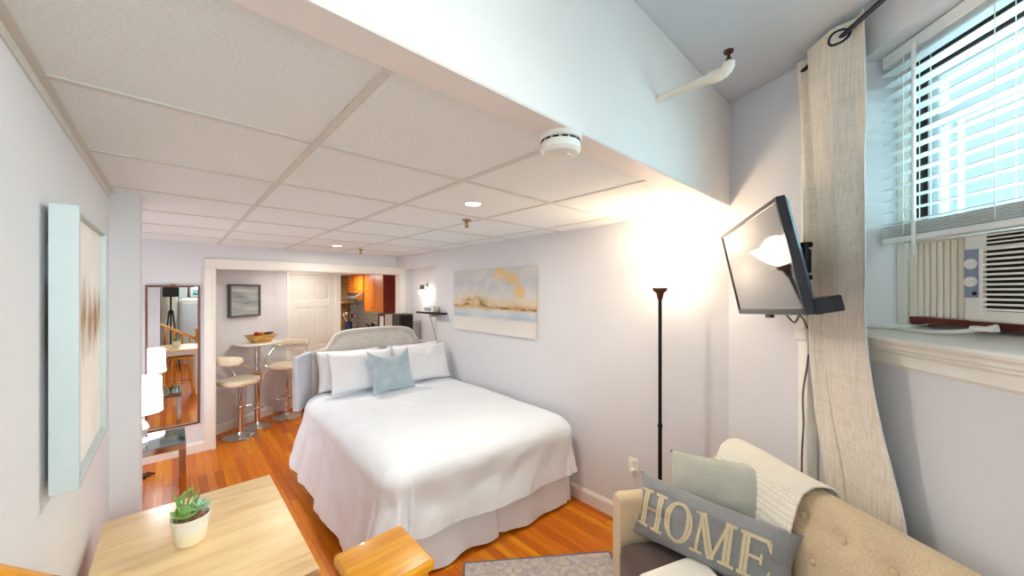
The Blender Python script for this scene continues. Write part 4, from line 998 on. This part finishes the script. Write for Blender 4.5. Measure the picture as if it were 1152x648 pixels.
def arm(x0, x1, inner):
    bm = nb(); n = 26; ys = [-.62+.60*i/n for i in range(n+1)]; rings = []
    for i, y in enumerate(ys):
        tt = i/n; zt = .735+.185*max(0, (tt-.45)/.55)**1.6
        e = max(0, 1-(y+.62)/.03); zt -= .012*e*e
        xm = (x0+x1)/2; w = (x1-x0)/2*(1-.10*e*e)
        ring_ = [(xm-w, .22), (xm-w, zt-.03), (xm-w+.008, zt-.010), (xm-w+.025, zt), (xm+w-.025, zt), (xm+w-.008, zt-.010), (xm+w, zt-.03), (xm+w+.0, .22)]
        rings.append([bm.verts.new((a, y, b)) for a, b in ring_])
    for a, b in zip(rings, rings[1:]): bridge(bm, a, b)
    bm.faces.new(rings[0][::-1]); bm.faces.new(rings[-1]); obj('armrest', bm, 'sofa', sofa, True, 50)
    for y, z in ((-.52,.66), (-.36,.66)):
        bm = nb(); bmesh.ops.create_uvsphere(bm, u_segments=12, v_segments=8, radius=.0125, matrix=Matrix.Translation((x1 if inner > 0 else x0, y, z)) @ Matrix.Diagonal((.5,1,1,1))); obj('button', bm, 'sofa', sofa)
arm(-.002, .085, 1); arm(SLn-.085, SLn+.002, -1)
bm = nb(); box(bm, .085, SLn-.085, -.60, -.10, .20, .355, .01, 2); obj('seat_frame', bm, 'sofa', sofa)
bm = nb(); box(bm, .088, SLn-.088, -.645, -.165, .357, .55, .05, 6); obj('seat_cushion', bm, 'brown_seat', sofa, True, 60, label='dark brown seat cushion')
for x in (.05, SLn-.07):
    for y in (-.56, .0): bm = nb(); cyl(bm, (x, y, .012), (x, y, .222), .013, .02, 14); obj('leg', bm, 'dark_wood', sofa)
# waffle throw over the back
def thr(u, v):
    # v: 0 behind the back, then over the ridge, down the front to the seat
    path = [(.064,.72), (.064,.80), (.062,.885), (.046,.928), (.012,.940), (-.026,.937), (-.060,.913), (-.084,.865), (-.110,.79), (-.134,.69), (-.156,.60), (-.178,.574), (-.22,.563), (-.30,.562)]
    k = v*(len(path)-1); i = min(int(k), len(path)-2); fr = k-i; y = path[i][0]+(path[i+1][0]-path[i][0])*fr; z = path[i][1]+(path[i+1][1]-path[i][1])*fr
    x = .05+.42*u+.03*(1-v)*(u-.5)+.012*math.sin(v*9)*u-.02*v
    w = .0028*(abs(math.sin(x*PI/.017))**.5+abs(math.sin(v*PI*46))**.5)
    return V(x, y-w*(1 if v > .3 else -.2)-.006, z+(w if .25 < v < .55 or v > .9 else 0)+.004*math.sin(x*12))
bm = nb(); solid_sheet(bm, 150, 230, thr, .006); o = obj('throw_blanket', bm, 'throw', None, True, 180); o.matrix_world = SM; tag(o, 'cream waffle throw blanket draped over the sofa back', 'blanket')
# folded white blanket on the seat
bm = nb()
def fb(u, v):
    x = .30-.065*v+.62*u; y = -.650+.30*v
    edge_ = min(u, v*.6, (1-v)*.8, 1-u)
    hgt = .028*min(1, max(0, edge_)/.05)**.5
    return V(x, y, .5545+hgt+.003*nz(x*9, y*9, 1))
A = grid(bm, 50, 30, fb); B = grid(bm, 50, 30, lambda u, v: V(fb(u, v).x, fb(u, v).y, .5508)); bmesh.ops.remove_doubles(bm, verts=bm.verts[:], dist=.0002)
o = obj('folded_blanket', bm, 'off_white_felt', None, True, 70); o.matrix_world = SM; tag(o, 'white blanket lying on the dark brown sofa seat', 'blanket')
# grey square cushion
bm, _ = pillow_bm(.455, .37, .13, pinch=.05, seed=14, wr=.004)
o = obj('throw_pillow', bm, 'grey_pillow', None, True, 180); nr = V(.38, -.925, 0).normalized(); nn = nr.cross(V(0,0,1)); o.matrix_world = frame((1.780, .528, .738), nr, V(0,0,1)-nn*.30); tag(o, 'sage grey square cushion in the corner of the sofa', 'cushion')
# lettered cushion
hw, hh, ht = .61, .262, .115
bm, sf = pillow_bm(hw, hh, ht, n=60, m=34, pinch=.09, seed=21, wr=.006)
hr = V(.11, -.99, 0).normalized(); hn = hr.cross(V(0,0,1)); hr = hr-V(0,0,.075); hr.normalize(); HMX = frame((1.618, .552, .672), hr, V(0,0,1)-hn*.42)
hp = thing('lettered_cushion', 'slate grey lumbar cushion with beige word HOME on the sofa', 'cushion', mtx=HMX)
obj('cover', bm, 'home_pillow', hp, True, 180)
def surf_z(x, y):
    a, b = x/(hw/2), y/(hh/2)
    for _ in range(4):
        sx = 1-.09*(1-b*b); sy = 1-.09*(1-a*a); a, b = x/(hw/2*sx), y/(hh/2*sy)
    a = max(-.999, min(.999, a)); b = max(-.999, min(.999, b)); return sf((a+1)/2, (b+1)/2).z
def stroke(bm, a, b, w0, w1=None, n=14, gap=0):
    w1 = w0 if w1 is None else w1; a, b = V(*a), V(*b); dd = (b-a).normalized(); pp = V(-dd.y, dd.x)
    bands = [(-.5, .5)] if not gap else [(-.5, -.035), (.035, .5)]
    for lo, hi in bands:
        rows = []
        for i in range(n+1):
            c = a.lerp(b, i/n); w = w0+(w1-w0)*i/n
            rows.append([bm.verts.new((c.x+pp.x*w*q, c.y+pp.y*w*q, surf_z(c.x+pp.x*w*q, c.y+pp.y*w*q)+.0035)) for q in (lo, (lo+hi)/2, hi)])
        for r_, s_ in zip(rows, rows[1:]):
            for k in range(2): bm.faces.new((r_[k], r_[k+1], s_[k+1], s_[k]))
def serif(bm, x, y, w): stroke(bm, (x-w/2, y), (x+w/2, y), .011, n=8)
Hh = .150; yb, yt = -Hh/2-.002, Hh/2-.002
def L_H(bm, x, w):
    for q in (x+.022, x+w-.022): stroke(bm, (q, yb), (q, yt), .023, gap=1); serif(bm, q, yb+.005, .05); serif(bm, q, yt-.005, .05)
    stroke(bm, (x+.022, 0), (x+w-.022, 0), .010)
def L_O(bm, x, w):
    cx, ry, rx = x+w/2, Hh/2+.002, w/2; n = 48
    for lo, hi in ((0, .135), (.155, .31)):
        rows = []
        for i in range(n):
            q = 2*PI*i/n; row = []
            for k in (lo, (lo+hi)/2, hi):
                px, py = cx+(rx-k*w*.72*(.35+.65*abs(math.cos(q))))*math.cos(q), (ry-k*w*.36)*math.sin(q); row.append(bm.verts.new((px, py, surf_z(px, py)+.0035)))
            rows.append(row)
        for i in range(n):
            for k in range(2): a, b = rows[i], rows[(i+1) % n]; bm.faces.new((a[k], a[k+1], b[k+1], b[k]))
def L_M(bm, x, w):
    stroke(bm, (x+.02, yb), (x+.026, yt), .011); stroke(bm, (x+.026, yt), (x+w/2, yb), .026, gap=1)
    stroke(bm, (x+w/2, yb), (x+w-.028, yt), .011); stroke(bm, (x+w-.024, yb), (x+w-.026, yt), .026, gap=1)
    serif(bm, x+.02, yb+.005, .044); serif(bm, x+w-.024, yb+.005, .054); serif(bm, x+.018, yt-.005, .03); serif(bm, x+w-.018, yt-.005, .036)
def L_E(bm, x, w):
    stroke(bm, (x+.024, yb), (x+.024, yt), .025, gap=1); stroke(bm, (x+.004, yt-.006), (x+w-.006, yt-.006), .013); stroke(bm, (x+.004, yb+.006), (x+w-.004, yb+.006), .013)
    stroke(bm, (x+.03, 0), (x+w-.03, 0), .011); stroke(bm, (x+w-.03, -.018), (x+w-.03, .018), .008)
    stroke(bm, (x+w-.010, yt-.01), (x+w-.002, yt-.045), .018, .003); stroke(bm, (x+w-.010, yb+.01), (x+w-.001, yb+.05), .018, .003)
for nm, fn, x, w in (('letter_h', L_H, -.268, .108), ('letter_o', L_O, -.156, .112), ('letter_m', L_M, -.042, .148), ('letter_e', L_E, .114, .105)):
    bm = nb(); fn(bm, x, w); o = obj(nm, bm, 'letter', hp, True, 180)
# rug
RA = math.atan2(-.60, .80)
t = thing('area_rug', 'grey floral patterned rug under the sofa front', 'rug', (1.307, 1.841, 0), RA)
bm = nb(); box(bm, .012, .92, -1.30, -.012, 0, .010, .003, 1); obj('pile', bm, 'rug', t, False)
bm = nb()
for a, b, c, e in ((0, .932, -.012, 0), (0, .932, -1.312, -1.30), (0, .012, -1.30, -.012), (.92, .932, -1.30, -.012)): box(bm, a, b, c, e, 0, .009, .002, 1)
obj('binding', bm, 'rug_edge', t, False)

# ------------------------------------------------------------------ camera stand (only seen in the mirror)
t = thing('camera_tripod', 'black scanning camera on a slim tripod, seen in the mirror', 'tripod', (-.02, -.16, 0))
bm = nb(); box(bm, -.125, .125, -.07, .07, 1.56, 1.76, .02, 3); obj('camera_body', bm, 'black', t)
bm = nb(); cyl(bm, (0,0,1.2), (0,0,1.56), .016, n=14); lathe(bm, [(0,1.22), (.035,1.22), (.035,1.3), (0,1.3)], 16); obj('centre_column', bm, 'dark_metal', t)
for i in range(3): a = 2*PI*i/3+.5; bm = nb(); cyl(bm, (.03*math.cos(a), .03*math.sin(a), 1.27), (.40*math.cos(a)*.42, .40*math.sin(a)*.42, 0), .016, .011, 12); obj('leg', bm, 'black', t)

# ------------------------------------------------------------------ outside
bm = nb(); rnd = random.Random(3)
for i in range(500):
    x, y, z = 1.4+rnd.random()*2.2, .85+rnd.random()*.5, 1.3+rnd.random()*.75
    leaf(bm, (x, y, z), (rnd.uniform(-1,1), rnd.uniform(-1,1), rnd.uniform(-.2,1)), (.2,.1,1), .11, .03, .004)
o = obj('hedge_foliage', bm, 'leafhedge', None); o.matrix_world = WM; o['kind'] = 'stuff'; o['label'] = 'green leafy shrubs outside the second window'; o['category'] = 'shrub'
bm = nb(); box(bm, -1, 5, .3, 8, .9, 1.0); struct('ground', bm, 'counter', mtx=WM)

# ------------------------------------------------------------------ light
w = bpy.data.worlds.new('sky'); scene.world = w; w.use_nodes = True
bg = w.node_tree.nodes['Background']; bg.inputs['Color'].default_value = (.72, .90, .97, 1); bg.inputs['Strength'].default_value = 1.2
def area(name, loc, dirv, sx, sy, power, col, spread=180):
    l = bpy.data.lights.new(name, 'AREA'); l.shape = 'RECTANGLE'; l.size = sx; l.size_y = sy; l.energy = power; l.color = col; l.spread = R(spread)
    o = bpy.data.objects.new(name, l); COL.objects.link(o); o.location = loc; o.rotation_euler = Vector(dirv).to_track_quat('-Z', 'Y').to_euler(); return o
def point(name, loc, power, col, rad=.05):
    l = bpy.data.lights.new(name, 'POINT'); l.energy = power; l.color = col; l.shadow_soft_size = rad
    o = bpy.data.objects.new(name, l); COL.objects.link(o); o.location = loc; return o
inw = WM.to_3x3() @ V(0,-1,0)
area('daylight_window', WM @ V(.79, .45, 2.15), inw+V(0,0,-.25), 1.1, .9, 32, (.70,.93,1.0))
area('daylight_second_window', WM @ V(2.29, .30, 2.1), inw+V(-.05,.35,-.55), .8, .8, 52, (1.0,.93,.87), 105)
point('torchiere_bulb', (2.155, 1.0, 1.80), 4, (1.0,.88,.72), .06)
point('lamp_bulb', (-.19, 4.03, .88), 4, (1.0,.93,.86), .05)
for x, y in ((1.261,1.68), (1.33,4.25)):
    area('downlight', (x, y, CZ-.012), (0,0,-1), .08, .08, 11.5, (1.0,.98,.90))
area('alcove_fill', (1.35, 5.5, 1.985), (0,0,-1), .25, .25, 4.5, (1.0,.93,.84))  # added fill to brighten the alcove and door, no fitting modelled
area('kitchen_fill', (2.3, 7.0, 1.985), (0,0,-1), .25, .25, 14, (1.0,.95,.88))  # added fill to brighten the kitchenette, no fitting modelled

# ------------------------------------------------------------------ colour management
scene.view_settings.view_transform = 'Standard'; scene.view_settings.look = 'None'
scene.view_settings.gamma = 1; scene.view_settings.use_curve_mapping = False; scene.view_settings.exposure = 0.08
scene.cycles.max_bounces = 10; scene.cycles.diffuse_bounces = 6; scene.cycles.transparent_max_bounces = 12; scene.cycles.caustics_reflective = False; scene.cycles.caustics_refractive = False
scene.cycles.sample_clamp_indirect = 6; scene.cycles.use_denoising = True
